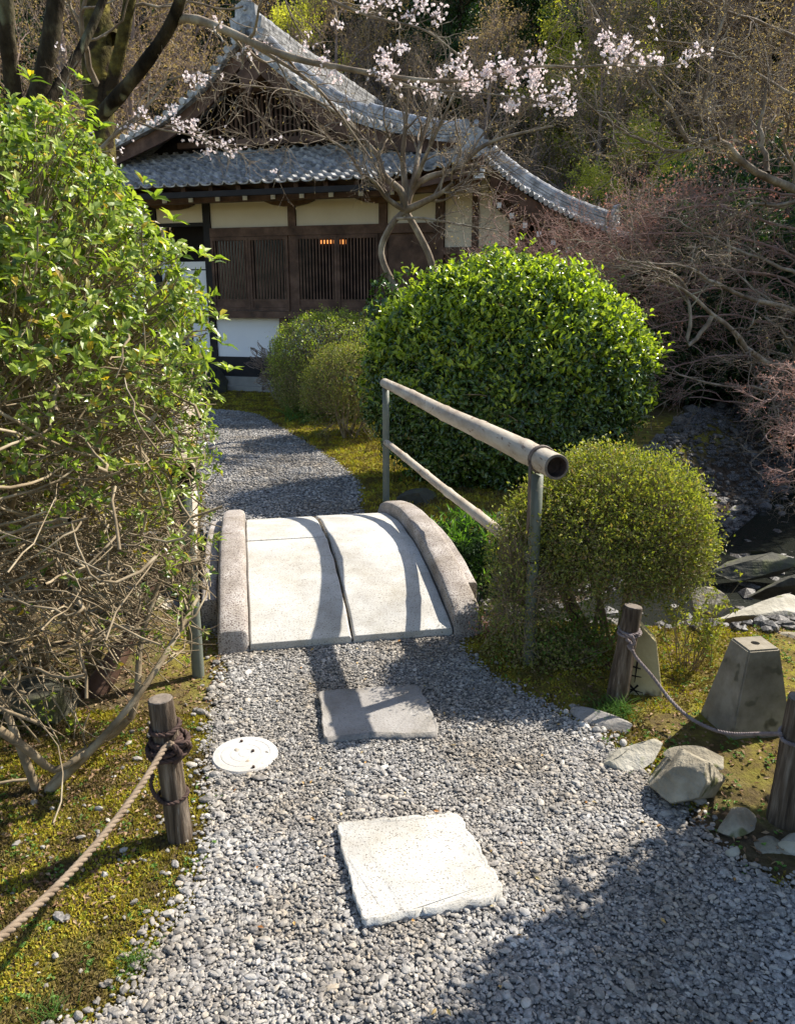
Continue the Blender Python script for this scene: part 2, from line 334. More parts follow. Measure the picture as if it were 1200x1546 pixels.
def hfun(x, y):
    x = np.asarray(x, float); y = np.asarray(y, float); sh = x.shape; x = x.ravel(); y = y.ravel(); p = np.stack([x, y], 1)
    ds = pdist(x, y, STREAM, False); wd = .62+.22*np.clip(x, 0, 3)
    s = np.clip((ds-wd*.55)/(wd*.75), 0, 1); s = s*s*(3-2*s)
    z = -(.62)*(1-s)
    ins = inpoly(x, y, NEAR) | inpoly(x, y, FAR); dp = np.minimum(pdist(x, y, NEAR), pdist(x, y, FAR)); dp = np.where(ins, 0, dp)
    k = np.clip(dp/.25, 0, 1)
    z += k*(.012+.014*sn(p, 3, 5)+.007*sn(p, 4, 22))+np.clip(dp/1.5, 0, 1)*.03*sn(p, 5, 1.5)
    z = np.where(ins & (ds > .9), 0, z)
    far = np.clip(y-18.5, 0, None)+np.clip(x-9-0*(y), 0, None)*.8*(y > 4)
    z += .34*far*np.clip(far/3, 0, 1)+.15*sn(p, 6, .5)*np.clip((y-17)/5, 0, 1)
    rb = np.clip(((x-4.2)*.8+(y-6)*-.15)-1.6, 0, None); z += .22*rb*(y < 40)*np.clip(s, 0, 1)
    return z.reshape(sh)
def hz(x, y): return float(hfun(np.array([x]), np.array([y]))[0])
xs = np.unique(np.concatenate([np.linspace(-120, -12, 26), np.linspace(-12, -3, 30), np.linspace(-3, 3.2, 190), np.linspace(3.2, 12, 50), np.linspace(12, 120, 26)]))
ys = np.unique(np.concatenate([np.linspace(-60, -2, 14), np.linspace(-2, 1, 10), np.linspace(1, 6.5, 170), np.linspace(6.5, 16, 90), np.linspace(16, 60, 60), np.linspace(60, 150, 12)]))
XX, YY = np.meshgrid(xs, ys); ZZ = hfun(XX, YY); nx, ny = len(xs), len(ys)
g = Geo(); i = np.arange(ny-1)[:, None]*nx+np.arange(nx-1)[None, :]
g.add(np.stack([XX, YY, ZZ], -1).reshape(-1, 3), np.stack([i, i+1, i+nx+1, i+nx], -1).reshape(-1, 4))
ground = tag(g.build('ground', M['ground'], smooth=True), kind='structure')
at = ground.data.attributes.new('moss', 'FLOAT', 'POINT')
pf = np.stack([XX.ravel(), YY.ravel()], 1)
mo = np.clip(.75+1.2*sn(pf, 11, 2.0), 0, 1)*np.clip((ZZ.ravel()+.25)/.2, 0, 1)
mo = np.where((YY.ravel() > 5) & (YY.ravel() < 16) & (XX.ravel() < 3), np.maximum(mo, .8*(ZZ.ravel() > -.12)), mo)
mo *= np.where(YY.ravel() > 16, .15, 1)*np.where((XX.ravel() < -1.05) & (YY.ravel() < 5), .35, 1)
at.data.foreach_set('value', mo.astype(np.float32))
for nm, poly in (('near', NEAR), ('far', FAR)):
    bm = bmesh.new(); f = bm.faces.new([bm.verts.new((x, y, .004)) for x, y in poly])
    bmesh.ops.triangulate(bm, faces=[f]); bmesh.ops.recalc_face_normals(bm, faces=bm.faces)
    if sum(f.normal.z for f in bm.faces) < 0: bmesh.ops.reverse_faces(bm, faces=bm.faces)
    me = bpy.data.meshes.new('path'); bm.to_mesh(me); bm.free(); me.materials.append(M['gravel'])
    o = bpy.data.objects.new('path', me); SC.collection.objects.link(o); tag(o, kind='structure')
def pebbles(name, pts, size, mat, label, cat, sub=1, seed=1, zlift=.3, flat=(.45, .8), kind='stuff'):
    rng = np.random.default_rng(seed); bv, bf = ICO[sub]; K = len(pts)
    s = size[:, None]*np.stack([rng.uniform(.9, 1.5, K), rng.uniform(.65, 1, K), rng.uniform(*flat, K)], 1)
    V = bv[None]*(1+rng.normal(size=(K, len(bv), 1))*(.12 if sub == 1 else .07))*s[:, None]
    a = rng.uniform(0, 6.28, K); tl = rng.normal(size=K)*.3; c, sn_ = np.cos(a), np.sin(a); ct, st = np.cos(tl), np.sin(tl)
    x, y, z = V[..., 0], V[..., 1], V[..., 2]
    y, z = y*ct[:, None]-z*st[:, None], y*st[:, None]+z*ct[:, None]
    x, y = x*c[:, None]-y*sn_[:, None], x*sn_[:, None]+y*c[:, None]
    V = np.stack([x, y, z], -1)+pts[:, None]+np.array([0, 0, 1])*(size*zlift)[:, None, None]
    F = (bf[None]+(np.arange(K)*len(bv))[:, None, None]).reshape(-1, 3)
    g = Geo(); g.add(V.reshape(-1, 3), F); o = g.build(name, mat, smooth=False)
    return tag(o, label, cat, kind=kind)
rng = np.random.default_rng(21)
def scatter(poly, n, bx, spill=0.0):
    x = rng.uniform(bx[0], bx[1], n); y = rng.uniform(bx[2], bx[3], n); k = inpoly(x, y, poly)
    if spill: k |= (pdist(x, y, poly) < np.abs(rng.normal(size=n))*spill)
    return x[k], y[k]
x, y = scatter(NEAR, 190000, (-1.15, 2.0, 1.0, 3.75), .035)
keep = (np.abs(x) < (y*.964+.6)*.53) & (np.hypot(x-G(370, 1143)[0], y-G(370, 1143)[1]) > .116); x, y = x[keep], y[keep]
sz = np.clip(rng.lognormal(math.log(.0044), .36, len(x)), 0.0028, .014)
pz = rng.uniform(0, .006, len(x))+np.maximum(hfun(x, y), 0)+.004
kn_ = y < 2.45
pebbles('gravel', np.stack([x, y, pz], 1)[kn_], sz[kn_], M['pebble'], 'loose grey gravel covering the nearest stretch of path around the bright stepping stone', 'gravel', 2, 2, flat=(.35, .65))
pebbles('gravel', np.stack([x, y, pz], 1)[~kn_], sz[~kn_], M['pebble'], 'loose grey gravel between the grey stepping stone and the stone bridge', 'gravel', 1, 2, flat=(.35, .65))
x, y = scatter(FAR, 100000, (-4.2, .2, 5.3, 11.8), .03)
sz = np.clip(rng.lognormal(math.log(.008), .3, len(x)), .005, .025)
pebbles('gravel', np.stack([x, y, .006+rng.uniform(0, .006, len(x))], 1), sz, M['pebble'], 'loose grey gravel on the path curving from the bridge to the house', 'gravel', 1, 3)
x, y = scatter(NEAR, 520, (-1.15, 2.0, 1.0, 3.75)); rs = np.random.default_rng(8)
pebbles('gravel', np.stack([x, y, x*0+.01], 1), np.clip(rs.lognormal(math.log(.009), .35, len(x)), .006, .022), M['pebble'], 'scattered larger flat stones lying among the near gravel', 'gravel', 2, 9, flat=(.3, .5))
x, y = scatter(NEAR, 230, (-1.15, 2.0, 1.0, 3.75)); p = np.stack([x, y, x*0+.018], 1); g = Geo(); leaves(g, p, rs.normal(size=p.shape)*[1, 1, .2], rs.normal(size=p.shape)*.4+[0, 0, 1], rs.uniform(.008, .024, len(p)), .009, 0)
tag(g.build('fallen_leaves', M['dry_leaf']), 'a few small orange and tan dry leaves lying on the gravel', 'dead leaves', kind='stuff')
# bigger stones along the moss edge
x = []; y = []
for q in range(1500):
    e = NEAR[rng.integers(0, 49)] if rng.random() < .6 else NEAR[rng.integers(52, 98)]
    x.append(e[0]+rng.normal()*.05); y.append(e[1]+rng.normal()*.05)
x = np.array(x); y = np.array(y); k = (y > 1.1) & (y < 3.3); x, y = x[k], y[k]
pebbles('gravel', np.stack([x, y, np.maximum(hfun(x, y), 0)+.004], 1), np.clip(rng.lognormal(math.log(.008), .4, len(x)), .004, .02), M['pebble'], 'coarser stones scattered where the gravel meets the moss', 'gravel', 2, 4)
x = rng.uniform(-3, 9, 48000); y = rng.uniform(3.5, 14, 48000); ds = pdist(x, y, STREAM, False); k = (ds < .75+.33*np.clip(x, 0, 4)) & (pdist(x, y, [(-.3, 3.3), (-.3, 6)], False) > .8)
x, y = x[k], y[k]
pebbles('stream_bed', np.stack([x, y, hfun(x, y)], 1), np.clip(rng.lognormal(math.log(.022), .55, len(x)), .01, .11), M['bed_pebble'], None, None, 1, 5, kind='structure')
g = Geo(); wl = resample([(*p, -.56) for p in STREAM], 60); T = nrm(np.gradient(wl, axis=0)); Nn = np.stack([-T[:, 1], T[:, 0], T[:, 2]*0], 1)
hw = np.full((60, 1), .5); V = np.concatenate([wl-Nn*hw, wl+Nn*hw]); i = np.arange(59)
g.add(V, np.stack([i, i+1, i+61, i+60], 1)); tag(g.build('water', M['water']), kind='structure')

# ------------------------------------------------------------------ moss, litter, grass tufts
def onmoss(n, bx, seed, m=0):
    r = np.random.default_rng(seed); x = r.uniform(bx[0], bx[1], n); y = r.uniform(bx[2], bx[3], n)
    k = ~(inpoly(x, y, NEAR) | inpoly(x, y, FAR)) & (np.abs(x) < (y*.964+.6)*.54) & (y > 1.0)
    k &= (pdist(x, y, STREAM, False) > .7); return x[k], y[k]
def moss_patch(label, bx, n, L, seed, thr=-.25):
    x, y = onmoss(n, bx, seed); pp = np.stack([x, y], 1); k = sn(pp, 31, 3)+.5*sn(pp, 32, 11) > thr; x, y = x[k], y[k]
    r = np.random.default_rng(seed+1); p = np.stack([x, y, hfun(x, y)], 1)
    g = Geo(); d = r.normal(size=p.shape)*.75+np.array([0, 0, .7]); s = r.uniform(.6, 1.4, len(p))
    leaves(g, p, d, r.normal(size=p.shape), L*s, L*.5*s, 0)
    tag(g.build('moss', M['moss']), label, 'moss', kind='stuff')
moss_patch('yellow green moss on the ground beside the left rope post', (-1.9, -.3, 1.0, 2.8), 150000, .011, 40, -.22)
moss_patch('thin sunlit moss around the concrete stump on the right bank', (.3, 2.6, 1.5, 4.3), 110000, .013, 42)
moss_patch('shaded green moss beyond the bridge between path and hedges', (-3.5, 1.6, 5.3, 13.5), 150000, .028, 44, -.8)
def litter(label, bx, n, L, seed, name='fallen_leaves'):
    x, y = onmoss(n, bx, seed); r = np.random.default_rng(seed); p = np.stack([x, y, hfun(x, y)+.006], 1)
    g = Geo(); d = r.normal(size=p.shape)*np.array([1, 1, .3]); leaves(g, p, d, np.array([[0, 0, 1.]])+r.normal(size=p.shape)*.5, L*r.uniform(.5, 1.3, len(p)), L*.5, 0)
    tag(g.build(name, M['litter']), label, 'dead leaves', kind='stuff')
litter('brown leaf litter under the tall left bush', (-3.2, -.75, 1.7, 4.2), 12000, .02, 50)
litter('brown leaf litter around the two rope posts on the right', (.5, 2.6, 1.8, 4.0), 3800, .022, 52)
def sprigs(name, label, spots, n, L, Wd, mat, seed, spread=.03, h=.03, kind=None, cat='weed'):
    r = np.random.default_rng(seed); pts = []
    for (x, y) in spots:
        q = r.normal(size=(n, 3))*spread; q[:, 0] += x; q[:, 1] += y; q[:, 2] = hfun(q[:, 0], q[:, 1])+np.abs(r.normal(size=n))*h; pts.append(q)
    p = np.concatenate(pts); g = Geo(); ax = r.normal(size=p.shape)*.3+np.array([0, 0, 1])
    whorl(g, p, ax, 5, L, Wd, 0, rng=r, open_=(.8, 1.5)); return tag(g.build(name, M[mat]), label, cat, kind=kind)
x, y = onmoss(420, (-1.7, -.35, 1.15, 2.7), 660)
pebbles('gravel', np.stack([x, y, hfun(x, y)+.004], 1), np.clip(np.random.default_rng(6).lognormal(math.log(.0055), .5, len(x)), .003, .018), M['pebble'], 'stray grey stones lying in the left moss', 'gravel', 1, 7)
x, y = onmoss(420, (-1.7, -.35, 1.15, 2.7), 60)
sprigs('clover', 'small green clover sprigs dotted over the left moss', list(zip(x, y)), 4, .009, .006, 'fern', 61, .012, .006, 'stuff', 'ground cover')
x, y = onmoss(420, (.75, 2.2, 1.9, 3.6), 62)
sprigs('clover', 'small green clover sprigs dotted over the right bank', list(zip(x, y)), 4, .01, .007, 'fern', 63, .015, .006, 'stuff', 'ground cover')
def grass_tuft(px, py, n, L, label, seed, Wd=.003, sp=.018):
    r = np.random.default_rng(seed); c = G(px, py); q = r.normal(size=(n, 3))*sp; q[:, 2] = 0
    p = c+q; p[:, 2] = hfun(p[:, 0], p[:, 1]); N = 5; d = r.normal(size=(n, 3))*.45; d[:, 2] = 1; d = nrm(d); out = [p]
    for s in range(N-1):
        d = nrm(d+np.array([d[0, 0]*0, 0, -.12])+d*np.array([.25, .25, 0])); out.append(out[-1]+d*L/(N-1)*r.uniform(.6, 1.2, (n, 1)))
    g = Geo(); tubes(g, np.stack(out, 1), np.linspace(Wd, Wd*.2, N)[None].repeat(n, 0), 3)
    tag(g.build('grass_tuft', M['fern'], smooth=True), label, 'grass tuft', 'grass tufts')
grass_tuft(205, 1455, 90, .05, 'bright green grass tuft at the gravel edge bottom left', 71, .0012, .02)
grass_tuft(75, 1535, 60, .05, 'grass tuft at the bottom edge of the left moss', 72, .0012, .02)
grass_tuft(915, 1082, 90, .07, 'leafy green tuft at the foot of the far right rope post', 73, .002, .03)
grass_tuft(935, 1080, 70, .09, 'green weed tuft just right of the far rope post', 74, .002, .025)
grass_tuft(460, 635, 80, .35, 'dark green clump of broad blades beyond the bridge by the low hedge', 75, .008, .15)
grass_tuft(715, 855, 80, .22, 'arching grass clump below the bamboo railing by the stone kerb', 76, .004, .06)
# ------------------------------------------------------------------ stone bridge
BO = np.array((-.20, 3.44)); BV = np.array((-.19, .982)); BU = np.array((.982, .19)); BL = 2.12
def bp(u, t, z): q = BO+BU*u+BV*t; return (q[0], q[1], z)
arch = lambda t: .045+.17*(1-((t-BL/2)/(BL/2))**2)
bridge = empty('stone_bridge', (0, 0, 0), 0, 'short arched stone footbridge with two pale granite slabs and low kerbs', 'bridge')
def arch_strip(name, u0, u1, h0, h1, mat, t0=0, t1=BL, ns=40, round_=.012, seed=0, endround=0):
    """bar following the arch, cross section u0..u1, h0..h1 above the arch line, softly rounded edges"""
    r = round_; prof = [(u0, h0), (u1, h0), (u1, h1-r), (u1-r*.3, h1-r*.3), (u1-r, h1), (u0+r, h1), (u0+r*.3, h1-r*.3), (u0, h1-r)]
    nu = len(prof); ts = np.linspace(t0, t1, ns); V = []
    for t in ts:
        e = 1.0
        if endround:
            q = min(t-t0, t1-t)/endround
            e = math.sqrt(max(0, 1-(1-min(q, 1))**2))
        for k, (u, h) in enumerate(prof):
            hh = h0+(h-h0)*(.45+.55*e) if endround else h
            jj = sn(np.array([[u*9, t*9, h*9.]]), 90+seed, 3)[0]*.004
            V.append(bp(u+jj, t+(jj*1.6 if t in (ts[0], ts[-1]) else 0), arch(t)+hh+jj*.5))
    g = Geo(); F = [(a*nu+k, a*nu+(k+1) % nu, (a+1)*nu+(k+1) % nu, (a+1)*nu+k) for a in range(ns-1) for k in range(nu)]
    g.add(V, F); g.f.append((np.array([list(range(nu))[::-1]]), 0)); g.f.append((np.array([[(ns-1)*nu+k for k in range(nu)]]), 0))
    o = g.build(name, mat, bridge, smooth=False); 
    md = o.modifiers.new('b', 'BEVEL'); md.width = .004; md.segments = 2; md.limit_method = 'ANGLE'
    o.data.polygons.foreach_set('use_smooth', [True]*len(o.data.polygons)); o.modifiers.new('wn', 'WEIGHTED_NORMAL')
    return o
tag(arch_strip('paving_slab', -.49, -.018, -.05, 0, M['granite'], 0, 1.06, seed=1), 'front left granite slab')
tag(arch_strip('paving_slab', -.49, -.024, -.05, -.001, M['granite'], 1.066, BL, seed=2), 'rear left granite slab')
tag(arch_strip('paving_slab', -.006, .475, -.05, .001, M['granite'], 0, BL, seed=3), 'long right granite slab')
tag(arch_strip('kerb', -.635, -.493, -.22, .075, M['pink_granite'], -.03, BL+.1, round_=.035, seed=4, endround=.12), 'left kerb')
tag(arch_strip('kerb', .48, .625, -.22, .085, M['pink_granite'], -.04, BL+.14, round_=.035, seed=5, endround=.14), 'right kerb')
tag(arch_strip('side_beam', .63, .70, -.26, .0, M['pink_granite'], .35, BL-.1, round_=.015, seed=6))
tag(arch_strip('side_beam', -.72, -.64, -.26, .0, M['pink_granite'], .35, BL-.1, round_=.015, seed=7))
for t0, t1 in ((-.02, .3), (BL-.3, BL+.05)):
    g = Geo()
    v = [bp(u, t, z) for z in (-.75, -.012) for t in (t0, t1) for u in (-.6, .6)]
    g.add(v, [(0, 2, 3, 1), (4, 5, 7, 6), (0, 1, 5, 4), (2, 6, 7, 3), (0, 4, 6, 2), (1, 3, 7, 5)]); g.build('abutment', M['dark_rock'], bridge)

g = Geo(); r = np.random.default_rng(88); tt = r.random(150)*BL; pj = np.array([bp(-.012+r.normal()*.004, t, arch(t)-.004) for t in tt]); leaves(g, pj, r.normal(size=pj.shape)+[0, 0, .6], r.normal(size=pj.shape), .008, .004); tag(g.build('joint_moss', M['litter'], bridge), kind='stuff')
# ------------------------------------------------------------------ stepping stones
def slab(name, pix, z, thick, mat, label, seed, jag=.006):
    r = np.random.default_rng(seed); pts = []
    C = [G(px, py, z)[:2] for px, py in pix]; n = len(C)
    for i in range(n):
        a, b = C[i], C[(i+1) % n]; L = np.linalg.norm(b-a); k = max(3, int(L/.012))
        nn = np.array([(b-a)[1], -(b-a)[0]])/L
        for q in range(k):
            t = q/k; e = min(t, 1-t)*L; p = a+(b-a)*t
            j = (math.sin(t*9+seed+i)*.4+math.sin(t*23+i*2+seed)*.3+r.normal()*.1)*jag*min(1, e/.02+.2)
            if e < .015: j += (.015-e)*.5
            pts.append(p-nn*j*(-1))
    bm = bmesh.new(); f = bm.faces.new([bm.verts.new((p[0], p[1], z)) for p in pts])
    if f.normal.z < 0 or True:
        f.normal_update()
        if f.normal.z < 0: f.normal_flip()
    ex = bmesh.ops.extrude_face_region(bm, geom=[f]); vs = [e for e in ex['geom'] if isinstance(e, bmesh.types.BMVert)]
    top = [e for e in ex['geom'] if isinstance(e, bmesh.types.BMFace)]
    cx = sum((v.co for v in vs), Vector())/len(vs)
    for v in vs: v.co.z = z
    low = [v for v in bm.verts if v not in set(vs)]
    for v in low: v.co.z = z-thick
    ins = bmesh.ops.inset_region(bm, faces=top, thickness=.008, depth=0)
    for v in vs: v.co.z -= .006+.002*math.sin(v.co.x*60+v.co.y*45)
    bmesh.ops.recalc_face_normals(bm, faces=bm.faces)
    me = bpy.data.meshes.new(name); bm.to_mesh(me); bm.free(); me.materials.append(mat)
    for p in me.polygons: p.use_smooth = p.area < .02
    o = bpy.data.objects.new(name, me); SC.collection.objects.link(o)
    return tag(o, label, 'stepping stone', 'stepping stones in the gravel path')
slab('stepping_stone', [(508, 1243), (560, 1236), (640, 1230), (692, 1227), (706, 1250), (740, 1305), (762, 1342), (750, 1352), (640, 1372), (548, 1388), (527, 1320)], .035, .06, M['granite'], 'bright pale stepping stone nearest the bottom of the photo, fully in sun', 3)
slab('stepping_stone', [(482, 1043), (560, 1037), (630, 1034), (645, 1060), (663, 1098), (655, 1106), (560, 1106), (490, 1113)], .035, .06, M['grey_slab'], 'grey shaded stepping stone just in front of the bridge', 8)

# ------------------------------------------------------------------ round cover
c = G(370, 1143); cv = empty('round_cover', (c[0], c[1], 0), 0, 'round white cement cover with faint rings at the left gravel edge', 'cover')
bm = bmesh.new(); prof = [(0, .016), (.02, .016), (.022, .015), (.025, .015), (.027, .016), (.05, .016), (.052, .0151), (.055, .0151), (.057, .016), (.082, .016), (.084, .0148), (.088, .0148), (.09, .016), (.112, .015), (.118, .008), (.118, -.01)]
vs = [bm.verts.new((x, 0, z)) for x, z in prof]; es = [bm.edges.new((vs[i], vs[i+1])) for i in range(len(vs)-1)]
bmesh.ops.spin(bm, geom=vs+es, cent=(0, 0, 0), axis=(0, 0, 1), dvec=(0, 0, 0), angle=2*math.pi, steps=48); bmesh.ops.remove_doubles(bm, verts=bm.verts, dist=1e-5)
bmesh.ops.recalc_face_normals(bm, faces=bm.faces); me = bpy.data.meshes.new('disc'); bm.to_mesh(me); bm.free(); me.materials.append(M['white_cover'])
o = bpy.data.objects.new('disc', me); SC.collection.objects.link(o); o.parent = cv
for a, d in ((1.9, .08), (5.2, .1), (.4, .03)):
    g = Geo(); q = np.array([[math.cos(a)*d, math.sin(a)*d, .016], [math.cos(a)*d, math.sin(a)*d, .022]]); tubes(g, q, np.array([.006, .005]), 8, cap=True); g.build('peg', M['bamboo_dark'], cv)

# ------------------------------------------------------------------ posts, railings, ropes
def frames(Q):
    T = nrm(np.gradient(Q, axis=0)); A = np.zeros_like(T); a = np.cross(T[0], [0, 0, 1.]); 
    if np.linalg.norm(a) < .1: a = np.cross(T[0], [1., 0, 0])
    for i in range(len(T)): a = a-T[i]*(a@T[i]); a = a/np.linalg.norm(a); A[i] = a
    return T, A, np.cross(T, A)
def rope_geo(g, pts, dia, m=0, strands=3, pitch=3.2):
    L = np.linalg.norm(np.diff(np.array(pts, float), axis=0), axis=1).sum(); N = max(12, int(L/(dia*pitch)*9)); Q = resample(pts, N)
    T, A, B = frames(Q); s = np.concatenate([[0], np.cumsum(np.linalg.norm(np.diff(Q, axis=0), axis=1))])
    for k in range(strands):
        th = s/(dia*pitch)*2*math.pi+k*2*math.pi/strands
        tubes(g, Q+(A*np.cos(th)[:, None]+B*np.sin(th)[:, None])*dia*.25, np.full(N, dia*.29), 7, m, cap=True)
def log_post(name, base, top, r0, r1, label, seed, group=None, cat='post'):
    e = empty(name, base, 0, label, cat, group); r = np.random.default_rng(seed); d = np.array(top)-np.array(base); N = 14
    Q = np.array([0, 0, -.08])+np.linspace(0, 1, N)[:, None]*(d+np.array([0, 0, .08])); g = Geo(); S = 28; T, A, B = frames(Q); V = []
    gr = r.uniform(-1, 1, S)*.035
    for i in range(N):
        for k in range(S):
            th = k*2*math.pi/S; rad = (r0+(r1-r0)*i/(N-1))*(1+gr[k]+.03*math.sin(i*.9+th*2+seed)); V.append(Q[i]+(A[i]*math.cos(th)+B[i]*math.sin(th))*rad)
    g.add(V, [(i*S+k, (i+1)*S+k, (i+1)*S+(k+1) % S, i*S+(k+1) % S) for i in range(N-1) for k in range(S)]); g.build('shaft', M['post_wood'], e, smooth=True)
    g = Geo(); c = Q[-1]; V = [c+d/np.linalg.norm(d)*.004]; 
    for q, (fr, dz) in enumerate(((.55, .004), (.9, .002), (1.0, -.004))):
        for k in range(S): th = k*2*math.pi/S; V.append(c+(A[-1]*math.cos(th)+B[-1]*math.sin(th))*r1*fr*(1+gr[k])+np.array([0, 0, dz]))
    F3 = [(0, 1+(k+1) % S, 1+k) for k in range(S)]; F4 = [(1+q*S+k, 1+q*S+(k+1) % S, 1+(q+1)*S+(k+1) % S, 1+(q+1)*S+k) for q in range(2) for k in range(S)]
    g.add(V, F3); g.f.append((np.array(F4), 0)); g.build('cut_top', M['end_grain'], e); return e
b = G(275, 1268); lp = log_post('rope_post', b, (b[0]-.035, b[1]+.02, .465), .037, .036, 'short wooden post in the left moss wrapped with dark knotted rope', 1, 'rope posts beside the path')
b2 = G(926, 1064); rp = log_post('rope_post', b2, G(926, 1064)+np.array([.055, .03, .415]), .044, .036, 'dark spotted wooden post in front of the rounded azalea, leaning right', 2, 'rope posts beside the path')
b3 = G(1180, 1246); rq = log_post('rope_post', b3, b3+np.array([.022, .02, .43]), .05, .047, 'grey weathered wooden post cut by the right edge of the photo', 3, 'rope posts beside the path')
def coil(g, c, r, z0, z1, turns, dia, seed=0):
    t = np.linspace(0, 1, int(turns*14)); th = t*turns*2*math.pi+seed
    q = np.stack([c[0]+np.cos(th)*(r+dia*.3+.004*np.sin(t*30)), c[1]+np.sin(th)*(r+dia*.3), z0+(z1-z0)*t+.006*np.sin(th)], 1)
    rope_geo(g, q, dia)
px_, py_ = b[0]-.022, b[1]+.012
g = Geo(); coil(g, (px_, py_), .037, .285, .345, 4, .017); coil(g, (px_, py_), .052, .298, .335, 2, .017, 2); coil(g, (px_-.004, py_), .037, .375, .385, 1, .014, 1)
coil(g, (px_+.004, py_), .037, .15, .158, 1.1, .012)
kn = np.array([(px_+.03, py_-.04, .33), (px_+.06, py_-.03, .345), (px_+.062, py_-.005, .31), (px_+.03, py_-.045, .29), (px_+.05, py_-.05, .32), (px_+.03, py_-.05, .35)]); rope_geo(g, kn, .018)
rope_geo(g, [(px_-.045, py_-.02, .235), (px_-.05, py_-.03, .2), (px_-.03, py_-.04, .165), (px_, py_-.045, .15), (px_+.03, py_-.035, .15)], .012)
tag(g.build('knotted_rope', M['dark_rope'], smooth=True), 'dark palm rope coiled and knotted round the left post', 'rope knot')
g = Geo(); st = np.array([px_+.01, py_-.052, .345]); en = P(-30, 1440, 1.22); mid = (st+en)/2; 
q = [st+np.array([.02, .0, .01]), st]+[st+(en-st)*t-np.array([0, 0, 1])*.10*4*t*(1-t)*.5 for t in (.15, .3, .45, .6, .75, .9)]+[en, en+(en-st)*.25+np.array([0, 0, .03])]
rope_geo(g, q, .018); tag(g.build('rope', M['rope'], smooth=True), 'thick tan twisted rope slung from the left post out of the photo', 'rope')
s1 = P(952, 972, b2[1]-.05); s2 = P(1178, 1108, b3[1]-.03)
w1 = [(958, 990, 0), (985, 1022, .06), (1010, 1055, .14), (1040, 1083, .27), (1075, 1101, .4), (1105, 1108, .52), (1140, 1108, .7)]
q = [P(945, 965, b2[1]-.04), s1]+[P(x, y, b2[1]-.05+(b3[1]-b2[1]+.02)*t) for x, y, t in w1]+[s2]
g = Geo(); rope_geo(g, q, .0135); tag(g.build('rope', M['thin_rope'], smooth=True), 'thin dark twisted rope sagging between the two right-hand posts', 'rope')
g = Geo(); coil(g, (b2[0]+.045, b2[1]+.02), .036, .30, .325, 2, .012); rope_geo(g, [P(945, 962, b2[1]-.04), P(953, 960, b2[1]-.06), P(957, 972, b2[1]-.06), P(948, 975, b2[1]-.05), P(955, 984, b2[1]-.055)], .013)
tag(g.build('knotted_rope', M['thin_rope'], smooth=True), 'thin dark rope knotted round the leaning right post', 'rope knot')
g = Geo(); coil(g, (b3[0]+.014, b3[1]+.01), .05, .30, .315, 1.2, .012)
tag(g.build('knotted_rope', M['thin_rope'], smooth=True), 'thin rope looped once round the post at the right edge', 'rope knot')

def bamboo(name, A, B, r0, r1, parent, nodes, hollow=True, mat='bamboo', sag=0):
    A = np.array(A); B = np.array(B); N = 90; t = np.linspace(0, 1, N); Q = A+(B-A)*t[:, None]; Q = Q+(np.stack([np.sin(t*5), t*0, np.cos(t*7)], 1)*.004)*np.minimum(t, 1-t)[:, None]*4; rad = r0+(r1-r0)*t
    for k, nd in enumerate(nodes):
        rad = rad+.0045*np.exp(-((t-nd)*N/1.3)**2)-.002*np.exp(-((t-nd-.012)*N/1.1)**2)
    g = Geo(); tubes(g, Q, rad, 28); o = g.build(name, M[mat], parent, smooth=True)
    if hollow:
        T = nrm(Q[1]-Q[0]); h = Geo(); q = np.stack([Q[0], Q[0]+T*.06]); S = 28
        a = nrm(np.cross(T, [0, 0, 1.])); b_ = np.cross(T, a); th = np.arange(S)*2*math.pi/S; ring = a*np.cos(th)[:, None]+b_*np.sin(th)[:, None]
        V = np.concatenate([Q[0]+ring*rad[0], Q[0]-T*.002+ring*rad[0]*.96, Q[0]-T*.002+ring*rad[0]*.8, Q[0]+ring*rad[0]*.77, Q[0]+T*.05+ring*rad[0]*.72])
        k = np.arange(S); k2 = (k+1) % S
        F = np.concatenate([np.stack([k+r_*S, k2+r_*S, k2+r_*S+S, k+r_*S+S], 1) for r_ in range(4)]); h.add(V[:3*S], F[:2*S]); 
        e1 = h.build('cut_end', M['end_grain'], o)
        h2 = Geo(); h2.add(V[2*S:], F[:2*S]); h2.f.append((np.array([[2*S+x for x in range(S)][::-1]]), 0)); h2.build('hollow', M['bamboo_dark'], o)
    return o
A0 = np.array(G(797, 1005)); B0 = np.array(G(583, 766)); ax = nrm(B0-A0)
